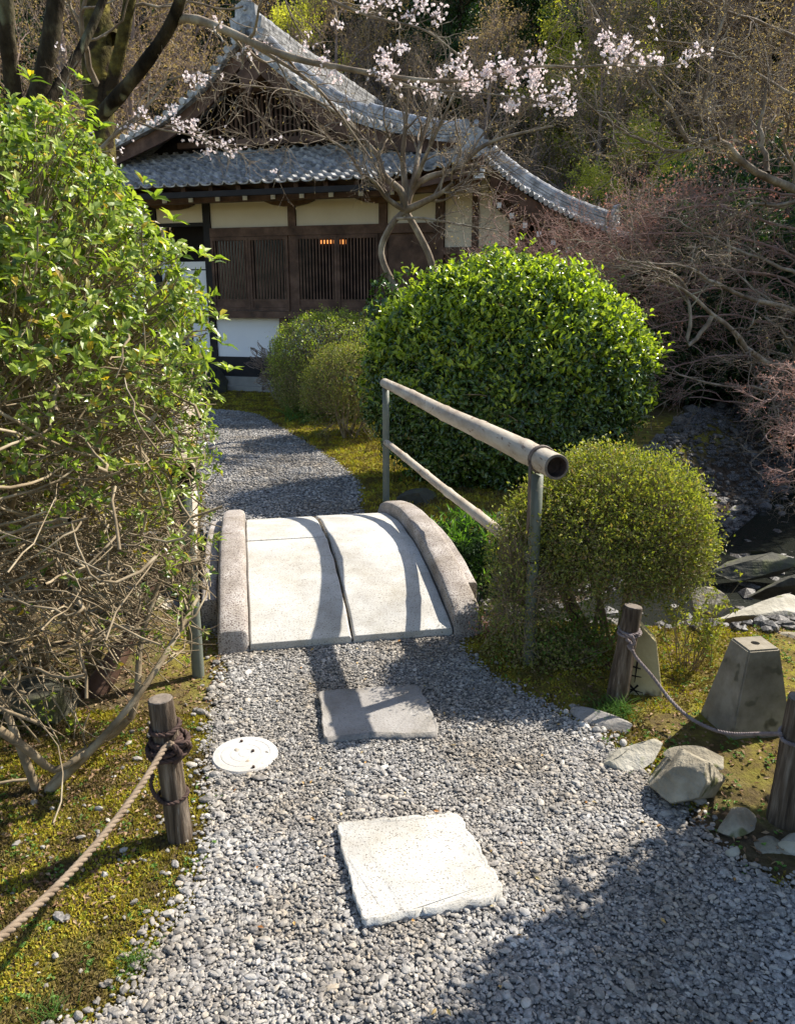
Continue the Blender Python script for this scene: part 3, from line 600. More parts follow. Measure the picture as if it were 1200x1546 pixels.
def railing(off, label, flip=1):
    e = empty('bamboo_railing', A0+off, 0, label, 'railing', 'bamboo railings of the bridge')
    d = B0-A0; z = np.array([0, 0, 1.])
    for base, top in ((np.zeros(3), .875), (d, .93)):
        g = Geo(); Q = base+np.stack([np.zeros(6), np.zeros(6), np.linspace(-.2, top, 6)], 1); tubes(g, Q, np.full(6, .026), 20, cap=True)
        g.build('post', M['green_pipe'], e, smooth=True)
    bamboo('top_rail', -ax*.18+z*.945, d+ax*.04+z*.96, .052, .035, e, (.11, .3, .5, .74))
    s = nrm(np.cross(ax, z))
    bamboo('lower_rail', -ax*.02-s*.03*0+z*.50, d-ax*.02+z*.515, .028, .024, e, (.1, .27, .45, .62, .8), hollow=False)
    g = Geo(); th = np.linspace(-1.4, math.pi+1.4, 22); c = -ax*.035+z*.947           # band over the rail
    q = c+s*np.cos(th)[:, None]*.056+z*np.sin(th)[:, None]*.056
    for dx in (-.006, .006): tubes(g, q+ax*dx, np.full(22, .0045), 6, cap=True)
    qq = np.array([c-s*.05*1+z*0, c-s*.05-z*.1, c-s*.047-z*.22, c-s*.05-z*.32]); 
    for dx in (-.006, .003): tubes(g, qq+ax*dx, np.full(4, .005), 6, cap=True)
    g.build('binding', M['strap'], e, smooth=True)
    g = Geo(); th = np.linspace(0, 6.28, 24)
    for zz in (.5, .52): tubes(g, d+s*np.cos(th)[:, None]*.03+ax*np.sin(th)[:, None]*.03+z*(zz), np.full(24, .003), 5)
    g.build('wire', M['bamboo_dark'], e, smooth=True); g = Geo()
    for zz in (.495,): tubes(g, s*np.cos(th)[:, None]*.03+ax*np.sin(th)[:, None]*.03+z*(zz), np.full(24, .003), 5)
    g.build('wire', M['bamboo_dark'], e, smooth=True); return e
railing(np.zeros(3), 'bamboo railing on grey green posts along the right side of the bridge')
lo = np.array(G(300, 1022))-A0; railing(lo, 'bamboo railing along the left side of the bridge, mostly hidden by the bush')

# ------------------------------------------------------------------ rocks and stones
def rock(name, c, dim, seed, mat, label, cuts=9, rz=0, sub=4, group=None, cat='rock', tilt=(0, 0), rough=.03, cutd=(.35, .78)):
    r = np.random.default_rng(seed); v, f = ICO[max(dim) > .2 and 5 or sub]; v = v.copy(); v = np.sign(v)*np.abs(v)**.8; 
    for q in range(cuts+5):
        n = nrm(r.normal(size=3)*[1, 1, .8]); d = r.uniform(*cutd); k = v@n-d; v = v-np.where(k > 0, k, 0)[:, None]*n
    v = v/np.abs(v).max(0)
    lay = np.floor((v[:, 2]+.25*v[:, 0]+.15*sn(v, seed+5, 2))*3.5); v[:, :2] *= (1+.035*np.sin(lay*12.9+seed))[:, None]
    v *= (1+rough*sn(v, seed+1, 5)-rough*1.1*np.abs(sn(v, seed+2, 13))+rough*.6*sn(v, seed+3, 33)+rough*.5*sn(v, seed+4, 70))[:, None]
    v = v*np.array(dim)/2
    Mx = Matrix.Rotation(rz, 3, 'Z') @ Matrix.Rotation(tilt[0], 3, 'X') @ Matrix.Rotation(tilt[1], 3, 'Y'); v = v@np.array(Mx).T
    g = Geo(); g.add(v, f); o = g.build(name, M[mat], smooth=True); o.location = tuple(c)
    md = o.modifiers.new('es', 'EDGE_SPLIT'); md.split_angle = math.radians(26)
    return tag(o, label, cat, group)
def at_px(px, py, z=0): return G(px, py, z)
R_ = 'rocks edging the right side of the path'
rock('rock', at_px(1042, 1185, .07)+[0, .03, -.0], (.30, .22, .22), 31, 'rock', 'large angular grey-tan boulder between the path and the concrete stump', 12, .5, 5, R_, tilt=(.18, .12), rough=.02, cutd=(.5, .8))
rock('rock', at_px(1065, 1163, .1)+[.0, .04, 0], (.24, .12, .07), 32, 'rock', 'thin slab of split rock lying on top of the big boulder', 9, .1, 4, R_, tilt=(.1, .15), rough=.02)
rock('rock', at_px(957, 1140, .02), (.22, .19, .1), 33, 'pale_rock', 'pale cracked flat rock left of the big angular boulder', 10, -.3, 4, R_, rough=.02)
rock('edging_stone', at_px(915, 1092, .01), (.30, .1, .06), 34, 'grey_slab', 'long flat tan edging stone at the foot of the leaning post', 5, -.75, 4, R_, rough=.02)
rock('rock', at_px(1108, 1248, .02), (.2, .15, .1), 35, 'rock', 'low rounded brown rock below the boulder near the right post', 8, .2, 4, R_)
rock('rock', at_px(1157, 1285, .0), (.13, .1, .06), 36, 'rock', 'small half-buried rock just below the right edge post', 6, .2, 4, R_)
rock('rock', at_px(1104, 1287, .012), (.045, .04, .045), 37, 'pale_rock', 'small white round stone standing at the gravel edge', 3, 0, 3, R_, rough=.02)
rock('rock', at_px(1197, 1275, .02), (.1, .09, .1), 38, 'pale_rock', 'pale stone cut by the right edge below the post', 6, .3, 4, R_)
rock('rock', at_px(1062, 1150, .0)+[.12, .2, 0], (.05, .04, .03), 39, 'pale_rock', 'little white stone on the moss behind the boulder', 3, .3, 3, R_)
rock('flat_rock', at_px(1160, 935, -.08)+[.1, .1, 0], (.75, .3, .16), 40, 'pale_rock', 'wide sunlit flat rock on the stream bank at the right edge', 9, .25, 5, R_, rough=.03)
rock('flat_rock', at_px(1015, 990, -.03)+[0, .12, 0], (.42, .3, .08), 41, 'pale_rock', 'bright flat cracked rock behind the yellow stone marker', 8, -.2, 5, R_, rough=.02)
rock('rock', at_px(1195, 985, -.02)+[.1, .1, 0], (.42, .32, .18), 42, 'rock', 'brown mossy rock behind the concrete stump at the right edge', 7, .2, 5, R_)
rock('rock', at_px(1070, 925, -.12)+[0, .1, 0], (.3, .24, .2), 43, 'rock', 'grey green rock on the bank beyond the thin shrub', 7, .2, 4, R_)
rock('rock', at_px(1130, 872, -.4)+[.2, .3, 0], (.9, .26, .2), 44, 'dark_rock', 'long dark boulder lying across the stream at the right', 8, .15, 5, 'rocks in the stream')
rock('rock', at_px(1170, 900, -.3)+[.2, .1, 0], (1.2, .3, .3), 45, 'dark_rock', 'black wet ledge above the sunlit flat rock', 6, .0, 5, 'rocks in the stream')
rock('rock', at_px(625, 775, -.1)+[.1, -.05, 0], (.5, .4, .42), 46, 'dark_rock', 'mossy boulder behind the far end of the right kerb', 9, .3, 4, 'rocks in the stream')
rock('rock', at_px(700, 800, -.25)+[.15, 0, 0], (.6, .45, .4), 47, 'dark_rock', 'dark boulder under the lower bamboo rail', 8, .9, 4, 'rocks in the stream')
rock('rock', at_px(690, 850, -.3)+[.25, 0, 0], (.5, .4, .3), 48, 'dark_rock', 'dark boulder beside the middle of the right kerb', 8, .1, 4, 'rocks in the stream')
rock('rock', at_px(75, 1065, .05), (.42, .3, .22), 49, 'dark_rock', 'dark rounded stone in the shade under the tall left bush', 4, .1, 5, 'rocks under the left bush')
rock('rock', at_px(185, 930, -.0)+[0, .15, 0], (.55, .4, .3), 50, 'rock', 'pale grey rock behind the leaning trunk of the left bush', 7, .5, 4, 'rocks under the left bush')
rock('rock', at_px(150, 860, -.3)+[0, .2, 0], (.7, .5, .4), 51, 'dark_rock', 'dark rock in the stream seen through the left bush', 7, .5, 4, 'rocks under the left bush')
rock('rock', at_px(338, 585, .1)+[-.35, 0, .1], (.9, .7, .95), 52, 'dark_rock', 'dark boulder at the left foot of the white house wall', 7, .5, 4)
rock('rock', at_px(60, 780, -.2)+[0, .6, 0], (.9, .6, .5), 53, 'rock', 'grey rock on the far stream bank behind the left bush', 7, 1.5, 4, 'rocks under the left bush')
# concrete stump (truncated pyramid with a hole), yellow stone marker, leaning trunk pieces
c = G(1131, 1110)+np.array([0, .05, 0]); e = empty('concrete_stump', c, math.radians(9), 'grey concrete block tapering like an obelisk base with a hole in its top', 'stone block')
bm = bmesh.new(); 
def ring(h, hx, hy): return [bm.verts.new((sx*hx, sy*hy, h)) for sx, sy in ((-1, -1), (1, -1), (1, 1), (-1, 1))]
A = ring(-.06, .138, .12); B = ring(.355, .062, .06); 
for i in range(4): bm.faces.new((A[i], A[(i+1) % 4], B[(i+1) % 4], B[i]))
S = 16; H = [bm.verts.new((.016*math.cos(k*2*math.pi/S+math.pi*1.25), .016*math.sin(k*2*math.pi/S+math.pi*1.25), .355)) for k in range(S)]
for i in range(4):
    for k in range(4): bm.faces.new((B[i], H[(i*4+k+1) % S], H[(i*4+k) % S]))
    bm.faces.new((B[i], B[(i+1) % 4], H[(i*4+4) % S]))
D = [bm.verts.new((v.co.x*.9, v.co.y*.9, .29)) for v in H]
for k in range(S): bm.faces.new((H[k], H[(k+1) % S], D[(k+1) % S], D[k]))
bm.faces.new(D); bmesh.ops.recalc_face_normals(bm, faces=bm.faces)
ed = [x for x in bm.edges if not (x.verts[0] in H+D or x.verts[1] in H+D)]; bmesh.ops.bevel(bm, geom=ed, offset=.006, segments=2, affect='EDGES')
me = bpy.data.meshes.new('block'); bm.to_mesh(me); bm.free(); me.materials.append(M['concrete']); o = bpy.data.objects.new('block', me); SC.collection.objects.link(o); o.parent = e
c = G(975, 1052)+np.array([-.01, .03, 0]); e = empty('stone_marker', c, math.radians(-14), 'small yellowish stone marker with black brush marks behind the leaning post', 'stone marker')
g = Geo(); poly = [(-.105, -.03), (.085, -.03), (.04, .235), (-.035, .31), (-.06, .3)]
g.prism([(x, z) for x, z in poly], 1, -.05, .05); o = g.build('stone', M['yellow_stone'], e); md = o.modifiers.new('b', 'BEVEL'); md.width = .006; md.segments = 2; o.rotation_euler = (math.radians(-8), 0, 0)
k = Geo()
def stroke(x0, z0, x1, z1, w):
    d = np.array([x1-x0, z1-z0]); L = np.linalg.norm(d); n = np.array([-d[1], d[0]])/L*w/2
    P4 = [(x0+n[0], z0+n[1]), (x0-n[0]*1.2, z0-n[1]*1.2), (x1-n[0]*.4, z1-n[1]*.4), (x1+n[0]*.4, z1+n[1]*.4)]; k.prism(P4, 1, -.0525, -.0505)
for s_ in ((-.06, .13, -.015, .12, .009), (-.05, .16, -.055, .05, .009), (-.03, .15, -.035, .06, .007), (-.06, .09, -.01, .085, .007), (-.055, .05, -.015, .01, .009), (-.02, .05, -.06, .005, .008), (-.05, .03, .0, .02, .006)): stroke(*s_)
o2 = k.build('lettering', M['house_dark'], o)

# ------------------------------------------------------------------ house
YAW = math.radians(17); HO = G(313, 588); hc, hs = math.cos(YAW), math.sin(YAW)
house = empty('teahouse', HO, -YAW, 'traditional timber house with cream walls, lattice window and curved grey tiled roof', 'house')
def HL(px, py, y0=0):
    d = ray(px, py); t = (y0+hs*HO[0]+hc*HO[1])/(hs*d[0]+hc*d[1]); rx, ry = d[0]*t-HO[0], d[1]*t-HO[1]; return np.array((hc*rx-hs*ry, y0, EYE+d[2]*t))
def HX(px, py, x0):
    d = ray(px, py); t = (x0+hc*HO[0]-hs*HO[1])/(hc*d[0]-hs*d[1]); rx, ry = d[0]*t-HO[0], d[1]*t-HO[1]; return np.array((x0, hs*rx+hc*ry, EYE+d[2]*t))
def hb(name, mat, x0, x1, y0, y1, z0, z1, label=None, par=house):
    o = Geo().box(x0, x1, y0, y1, z0, z1).build(name, M[mat], par); return tag(o, label) if label else o
XR = 4.2                                                                  # front right corner
def plaster(x0, x1, z0, z1, mat='plaster'): return hb('wall_panel', mat, x0, x1, 0, .08, z0, z1)
plaster(-.75, .13, 2.76, 3.2); plaster(.27, 1.66, 2.66, 3.2); plaster(1.80, 3.19, 2.66, 3.2); plaster(3.33, XR-.09, 2.66, 3.2)
tag(plaster(-.2, XR-.09, .58, 1.22, 'white_plaster'), 'white lower wall under the lattice window'); hb('wall_board', 'house_wood', 3.33, XR-.105, .0, .06, 1.345, 2.515)
for x, z0 in ((.2, -.02), (1.73, 1.25), (3.26, 1.25)):
    hb('post', 'house_wood' if x > 1 else 'black_wood', x-.065, x+.065, -.035, .07, z0, 3.25)
hb('corner_post', 'house_wood', XR-.1, XR+.03, -.05, .1, 0, 3.3)
hb('wall_beam', 'house_wood', .265, XR-.1, -.06, .06, 2.52, 2.66); hb('window_sill', 'house_wood', .12, 3.4, -.2, .06, 1.23, 1.34)
hb('lower_board', 'black_wood', -.2, XR+.03, -.03, .06, .25, .575); hb('foundation', 'found', -.3, XR+.1, -.08, .1, .1, .248); hb('plinth', 'found', -.5, XR+.2, -.16, .1, -.2, .1)
hb('bracket', 'house_wood', 1.5, 1.66, -.15, -.03, .98, 1.225); hb('bracket', 'house_wood', 3.2, 3.3, -.15, -.03, 1.0, 1.225)
# lattice screens: frame + thin bars (pattern), glass behind, dark room behind that
def screen(x0, x1):
    f = Geo(); f.box(x0, x1, -.06, -.02, 1.345, 1.40).box(x0, x1, -.06, -.02, 2.46, 2.515).box(x0, x0+.045, -.06, -.02, 1.401, 2.459).box(x1-.045, x1, -.06, -.02, 1.401, 2.459).box(x0+.046, x1-.046, -.055, -.025, 1.50, 1.53).box(x0+.046, x1-.046, -.05, -.03, 1.402, 1.499)
    o = f.build('lattice_screen', M['house_wood'], house); b = Geo(); n = int((x1-x0-.09)/.052)
    for i in range(n):
        x = x0+.045+(i+.5)*(x1-x0-.09)/n; b.box(x-.0115, x+.0115, -.054, -.028, 1.531, 2.459)
    b.build('lattice_bars', M['house_wood'], o)
for x0, x1 in ((.27, .95), (.955, 1.66), (1.8, 2.5), (2.505, 3.19)): screen(x0, x1)
hb('window_pane', 'glass', .27, 1.66, .0, .006, 1.36, 2.51); hb('window_pane', 'glass', 1.8, 3.19, .0, .006, 1.36, 2.51)
lm = Geo().box(2.22, 2.44, -.028, -.012, 2.385, 2.44).box(2.46, 2.64, -.028, -.012, 2.375, 2.44).build('lit_lamp', M['lamp'], house); tag(lm, 'orange lamp glow behind the lattice')
# recessed left bay
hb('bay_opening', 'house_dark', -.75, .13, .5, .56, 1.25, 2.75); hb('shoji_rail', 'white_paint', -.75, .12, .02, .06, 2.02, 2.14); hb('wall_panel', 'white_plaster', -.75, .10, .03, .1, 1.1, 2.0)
hb('wall_beam', 'black_wood', -.75, .13, -.01, .08, 2.70, 2.755); hb('post', 'black_wood', -.9, -.76, -.03, .1, 0, 3.3)
hb('wall_panel', 'white_plaster', -4, -.92, .5, .58, .5, 3.0); hb('rear_wall', 'plaster', -4, 5.3, 5.6, 5.7, 0, 3.0)
# the wall goes on beyond the corner post under the lower side roof
for x0, x1 in ((XR+.04, 4.66), (4.76, 5.22)):
    plaster(x0, x1, 2.3, 3.25); plaster(x0, x1, .58, 1.4); hb('wall_board', 'house_wood', x0, x1, .0, .08, 1.402, 2.19)
hb('post', 'house_wood', 4.66, 4.76, -.03, .07, 0, 3.3); hb('post', 'house_wood', 5.22, 5.34, -.03, .09, 0, 3.1); hb('wall_beam', 'house_wood', XR+.035, 5.215, -.05, .06, 2.192, 2.298)
hb('wall_board', 'black_wood', 5.345, 6.8, 1.6, 1.66, 0, 2.9); hb('side_wall', 'plaster', 5.24, 5.32, .1, 5.6, 0, 3.0)

# eaves: fascia, beam, rafters with white ends
xa, xb = -2.4, 4.55
def sori(x): return .20*max(0, (x-3.4)/1.5)**2          # eave turns up towards the corners
EY, EZ, WY, WZ = -1.0, 3.16, .85, 3.98                                             # eave edge and top of front skirt roof
def strip(name, mat, f0, f1, x0=xa, x1=4.9, n=24, par=house):
    """bar along the eave; f0/f1 give (y0,y1,z0,z1)"""
    g = Geo(); V = []; 
    for x in np.linspace(x0, x1, n):
        s_ = sori(x); y0, y1, z0, z1 = f0; V += [(x, y0, z0+s_*f1), (x, y1, z0+s_*f1), (x, y1, z1+s_*f1), (x, y0, z1+s_*f1)]
    g.add(V, [(i*4+k, i*4+(k+1) % 4, i*4+4+(k+1) % 4, i*4+4+k) for i in range(n-1) for k in range(4)]); g.f.append((np.array([[3, 2, 1, 0]]), 0)); g.f.append((np.array([[(n-1)*4+k for k in range(4)]]), 0))
    return g.build(name, M[mat], par)
strip('eave_fascia', 'black_wood', (-.98, -.90, 3.03, 3.11), 1); strip('soffit_board', 'house_wood', (-.89, .0, 3.20, 3.23), .8); strip('eave_beam', 'house_wood', (-.62, -.5, 2.99, 3.09), .8); strip('wall_plate', 'house_wood', (-.09, -.04, 3.08, 3.195), 0, -.9, XR)
for i in range(13):
    x = -1.1+i*.47; s_ = sori(x)
    r_ = Geo().box(x-.035, x+.035, -.86, -.1, 3.10+s_*.8, 3.19+s_*.8).build('rafter', M['house_wood'], house)
    Geo().box(x-.036, x+.036, -.50+(-.165), -.64, 3.0+s_*.8, 3.085+s_*.8).build('white_end', M['white_paint'], r_)
for x in (-.4, 1.73, 3.26):
    Geo().prism([(-.42, 3.09), (.42, 3.09), (.42, 3.03), (.3, 2.985), (.12, 2.955), (-.12, 2.955), (-.3, 2.985), (-.42, 3.03)], 1, -.12, -.045).build('bracket', M['house_wood'], house).location.x = x
# tiled surfaces
def tiles(name, S, nu, nv, su=9, sv=5, amp=.034, step=.03, par=house, label=None, mat='tile'):
    """S(u,v)->points for arrays in 0..1; nu columns, nv courses, u across, v up the slope"""
    U = np.linspace(0, 1, nu*su+1); Vv = np.repeat(np.arange(nv), sv)/nv+np.tile(np.linspace(0, .999, sv)/nv, nv); Vv = np.append(Vv, 1)
    uu, vv = np.meshgrid(U, Vv); Pm = S(uu.ravel(), vv.ravel())
    e = 1e-3; n = nrm(np.cross(S(uu.ravel()+e, vv.ravel())-Pm, S(uu.ravel(), vv.ravel()+e)-Pm)); n *= np.sign(n[:, 2:3]+1e-9)
    fr = (vv.ravel()*nv) % 1; fu = (uu.ravel()*nu) % 1
    prof = np.where(fu < .34, np.sin(fu/.34*math.pi)**.7, -.25*np.sin((fu-.34)/.66*math.pi))
    h = amp*prof+step*(1-fr); Pm = Pm+n*h[:, None]; W = len(U); i = np.arange(len(Vv)-1)[:, None]*W+np.arange(W-1)[None]
    g = Geo(); g.add(Pm, np.stack([i, i+1, i+W+1, i+W], -1).reshape(-1, 4)); o = g.build(name, M[mat], par)
    md = o.modifiers.new('s', 'SOLIDIFY'); md.thickness = .02; md.offset = -1
    if label: tag(o, label)
    return o
def S_front(u, v):
    x = xa+(4.95-xa)*u; s_ = np.array([sori(q) for q in np.ravel(x)]); xx = x+(v*(np.clip(x, 3.6, 9)-3.6)*-.62)
    y = EY+(WY-EY)*v; z = EZ+s_*(1-v)+(WZ-EZ)*(v*.86+.14*v*v); return np.stack([xx, y, z], -1)
tiles('front_roof_tiles', S_front, 36, 11, amp=.036, step=.05, label='silvery tiled skirt roof above the lattice window')
# main gable: verge line at plane y=.3, surface runs back; from pixels of the photo
VR = [HL(*q, .25) for q in ((380, 62), (402, 88), (430, 112), (460, 137), (500, 165), (550, 188), (610, 203), (700, 207))]
VLx = [HL(*q, .25) for q in ((380, 62), (356, 88), (330, 125), (296, 158), (262, 185), (225, 205), (165, 236))]
VR = resample(VR, 40); VLx = resample(VLx, 40)
def S_side(V, D):
    tt = np.linspace(0, 1, len(V))
    def S(u, v):
        p = np.stack([np.interp(1-v, tt, V[:, k]) for k in range(3)], -1).astype(float); sag = .06*np.sin(u*math.pi)
        p[:, 1] += u*D; p[:, 2] += .0; return p
    return S
tiles('main_roof_tiles', S_side(VR, 6.5), 22, 16, label='right slope of the steep main roof'); tiles('main_roof_tiles', S_side(VLx, 6.5), 22, 14, label='left slope of the steep main roof')
def verge(V, n, dy, label):
    g = Geo(); Q = resample([tuple(p) for p in V], n)
    T = nrm(np.gradient(Q, axis=0))
    for i in range(n):
        p = Q[i]+np.array([0, 0, .045]); tubes(g, np.stack([p+np.array([0, -.30, 0]), p+np.array([0, .12, .03])]), np.array([.055, .05]), 12, cap=True)
    g2_ = g.build('verge_tiles', M['tile'], house, smooth=False); tag(g2_, label)
    o = Geo(); up = np.array([0, 0, 1.]); a = []; 
    for p in V: a += [p+[0, -.27, -.03], p+[0, -.27, .03], p+[0, .1, .03], p+[0, .1, -.03]]
    o.add(a, [(i*4+k, i*4+(k+1) % 4, i*4+4+(k+1) % 4, i*4+4+k) for i in range(len(V)-1) for k in range(4)]); o.build('verge_board', M['tile'], house)
    o = Geo(); a = []
    for k_, p in enumerate(V): w_ = .26-.06*k_/len(V); a += [p+[0, -.16, -.04], p+[0, -.10, -.04], p+[0, -.10, -.04-w_], p+[0, -.16, -.04-w_]]
    o.add(a, [(i*4+k, i*4+(k+1) % 4, i*4+4+(k+1) % 4, i*4+4+k) for i in range(len(V)-1) for k in range(4)]); o.build('bargeboard', M['house_wood'], house)
verge(VR, 22, -.2, 'round ended tiles down the right gable edge'); verge(VLx, 19, -.2, 'round ended tiles down the left gable edge')
# descending ridges beside the verge (rounded stacked ridge), main ridge and its end ornament
def ridge(name, pts, w, h, label=None, par=house, N=50, layers=3):
    Q = resample([tuple(p) for p in pts], N); T = nrm(np.gradient(Q, axis=0)); Sd = nrm(np.cross(T, [0, 0, 1.])); g = Geo()
    for L in range(layers):
        z0, z1, ww = h*.75*L/layers, h*.75*(L+.8)/layers, w*(1-.08*L); V = np.stack([Q+Sd*ww/2+[0, 0, z0], Q+Sd*ww/2+[0, 0, z1], Q-Sd*ww/2+[0, 0, z1], Q-Sd*ww/2+[0, 0, z0]], 1)
        g.add(V.reshape(-1, 3), [(i*4+k, i*4+(k+1) % 4, i*4+4+(k+1) % 4, i*4+4+k) for i in range(N-1) for k in range(4)])
        for e_ in (0, (N-1)*4): g.f.append((np.array([[g.n-N*4+e_+k for k in range(4)]]), 0))
    rr = w*.38*(1+.12*(np.arange(N) % 5 == 0)); tubes(g, Q+[0, 0, h*.78], rr, 12, cap=True); o = g.build(name, M['tile'], par)
    if label: tag(o, label)
    return o
dn = lambda V, y, k0, k1: [V[k]+np.array([0, y, .1]) for k in range(k0, k1, 4)]
ridge('descending_ridge', dn(VR, .35, 2, 38), .17, .2, 'ridge running down the right slope'); ridge('descending_ridge', dn(VR, .95, 2, 36), .12, .12)
ridge('descending_ridge', dn(VLx, .35, 2, 38), .17, .2)
pk = VR[0]; ridge('main_ridge', [pk+[0, .0, .05], pk+[0, 2, .02], pk+[0, 4, .02], pk+[0, 6.4, .05]], .24, .42, layers=5)
def onigawara(p, s, rz=0, name='ridge_end_tile', par=house):
    g = Geo(); poly = [(-.5, 0), (.5, 0), (.62, .25), (.5, .3), (.55, .6), (.35, .62), (.32, .95), (.12, 1.05), (0, 1.2), (-.12, 1.05), (-.32, .95), (-.35, .62), (-.55, .6), (-.5, .3), (-.62, .25)]
    g.prism([(x*s, z*s) for x, z in poly], 1, -.12*s, .12*s)
    for x, z, r in ((0, .45, .24), (-.3, .18, .13), (.3, .18, .13), (0, .85, .1)):
        tubes(g, np.array([[x*s, -.1*s, z*s], [x*s, -.2*s, z*s]]), np.array([r*s, r*s*.7]), 12, cap=True)
    tubes(g, np.array([[0, .12*s, 1.1*s], [0, -.3*s, 1.22*s]]), np.array([.12*s, .1*s]), 10, cap=True)
    o = g.build(name, M['tile'], par); o.location = tuple(p); o.rotation_euler = (0, 0, rz); return o
onigawara(pk+[0, -.12, -.02], .5)
# gable wall with vertical lattice, tie beam and pendant
g = Geo(); VLr = VLx[::-1]; poly = [(p[0], p[2]-.12) for p in VLr[3::4]]+[(p[0], p[2]-.12) for p in VR[2:34:4]]+[(VR[34][0], 3.9), (VLx[34][0], 3.9)]
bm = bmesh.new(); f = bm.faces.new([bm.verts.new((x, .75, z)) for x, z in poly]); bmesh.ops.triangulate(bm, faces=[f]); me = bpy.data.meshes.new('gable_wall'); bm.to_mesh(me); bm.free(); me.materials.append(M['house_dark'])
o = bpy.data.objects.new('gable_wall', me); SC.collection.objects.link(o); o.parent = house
b = Geo(); tt = np.linspace(-1.0, 3.0, 50)
for x in tt:
    zt = (np.interp(x, VR[:, 0], VR[:, 2]) if x > pk[0] else np.interp(x, VLr[:, 0], VLr[:, 2]))-.3
    if zt > 4.15: b.box(x-.018, x+.018, .66, .70, 4.1, min(zt, 5.0))
b.build('gable_lattice', M['house_wood'], house)
hb('gable_beam', 'house_wood', -.6, 2.5, .55, .66, 4.0, 4.09); hb('gable_beam', 'house_wood', .1, 1.8, .5, .62, 4.78, 4.9); hb('gable_strut', 'house_wood', pk[0]-.07, pk[0]+.07, .5, .6, 4.9, 5.6)
Geo().prism([(-.22, 0), (0, .2), (.22, 0), (.1, -.1), (0, -.3), (-.1, -.1)], 1, -.03, .03).build('gable_pendant', M['house_wood'], house).location = tuple(pk+[0, -.15, -.52])
ridge('wall_ridge', [(-1.6, WY, WZ-.02), (0, WY, WZ-.02), (2.5, WY, WZ-.02), (4.1, WY, WZ-.0)], .14, .16)
# corner: upturned hip ridge with end tile, then side eave falling away to the back
ce = HL(722, 205, -.85)
hip = [HL(560, 185, .5), HL(620, 203, .2), HL(670, 214, -.2), HL(702, 212, -.6)]
ridge('hip_ridge', hip, .2, .26, 'curling ridge that ends at the right front corner', layers=4); onigawara(HL(716, 236, -.8), .34, math.radians(20))
LR = resample([HL(*q, -.62) for q in ((733, 243), (765, 270), (790, 289), (840, 319), (890, 341), (948, 361))], 30)
tiles('side_roof_tiles', S_side(LR+[0, 0, .03], 5.5), 18, 12, label='lower roof falling away to the right')
def follow(name, mat, y0, y1, z0, z1, k0=0, k1=30):
    g = Geo(); a = []
    for p in LR[k0:k1]: a += [p+[0, y0, z0], p+[0, y1, z0], p+[0, y1, z1], p+[0, y0, z1]]
    n = k1-k0; g.add(a, [(i*4+k, i*4+(k+1) % 4, i*4+4+(k+1) % 4, i*4+4+k) for i in range(n-1) for k in range(4)]); g.f.append((np.array([[3, 2, 1, 0]]), 0)); g.f.append((np.array([[(n-1)*4+k for k in range(4)]]), 0)); return g.build(name, M[mat], house)
follow('bargeboard', 'house_wood', .06, .12, -.26, -.02, 1, 29); follow('soffit_board', 'house_wood', .13, 5.2, -.10, -.06); follow('rafter_band', 'house_wood', .3, .42, -.36, -.22, 0, 26); follow('rafter_band', 'house_wood', .6, .74, -.52, -.38, 0, 24)
ridge('side_ridge', [p+np.array([-.02, .28, .10]) for p in LR[1:28:4]], .16, .18, layers=3); onigawara(LR[26]+[.02, .12, .1], .22, math.radians(70))
g = Geo()
for i in range(29):
    p = LR[i]*.5+LR[min(i+1, 29)]*.5; tubes(g, np.stack([p+[0, -.06, .03], p+[0, .2, .05]]), np.array([.036, .036]), 10, cap=True)
tag(g.build('verge_tiles', M['tile'], house), 'round ended tiles along the lower side roof')
for k in (3, 6, 9, 12, 15, 18):
    p = LR[k]+np.array([0, .35, -.42]); r_ = Geo().box(-.045, .045, -.2, .9, -.05, .05).build('rafter', M['house_wood'], house); r_.location = tuple(p)
    Geo().box(-.03, .03, -.215, -.201, -.035, .035).build('white_end', M['white_paint'], r_)
p = HL(723, 268, -.92); Geo().box(-.075, .075, -.03, .0, -.01, .15).build('white_end', M['white_paint'], house).location = tuple(p)
strip('corner_bargeboard', 'house_wood', (-.99, -.93, 3.0, 3.12), 1, 3.6, 4.95, 12)
hb('corner_beam', 'house_wood', 4.0, 4.9, -.8, -.65, 3.0, 3.13); 
g = Geo(); g.prism([(4.35, 3.12), (4.95, 3.12), (4.98, 3.45), (4.75, 3.34)], 1, -.9, -.82); g.build('corner_gable', M['house_wood'], house)
hb('roof_core', 'house_dark', -1.2, 4.2, .9, 6.2, 3.3, 3.9)
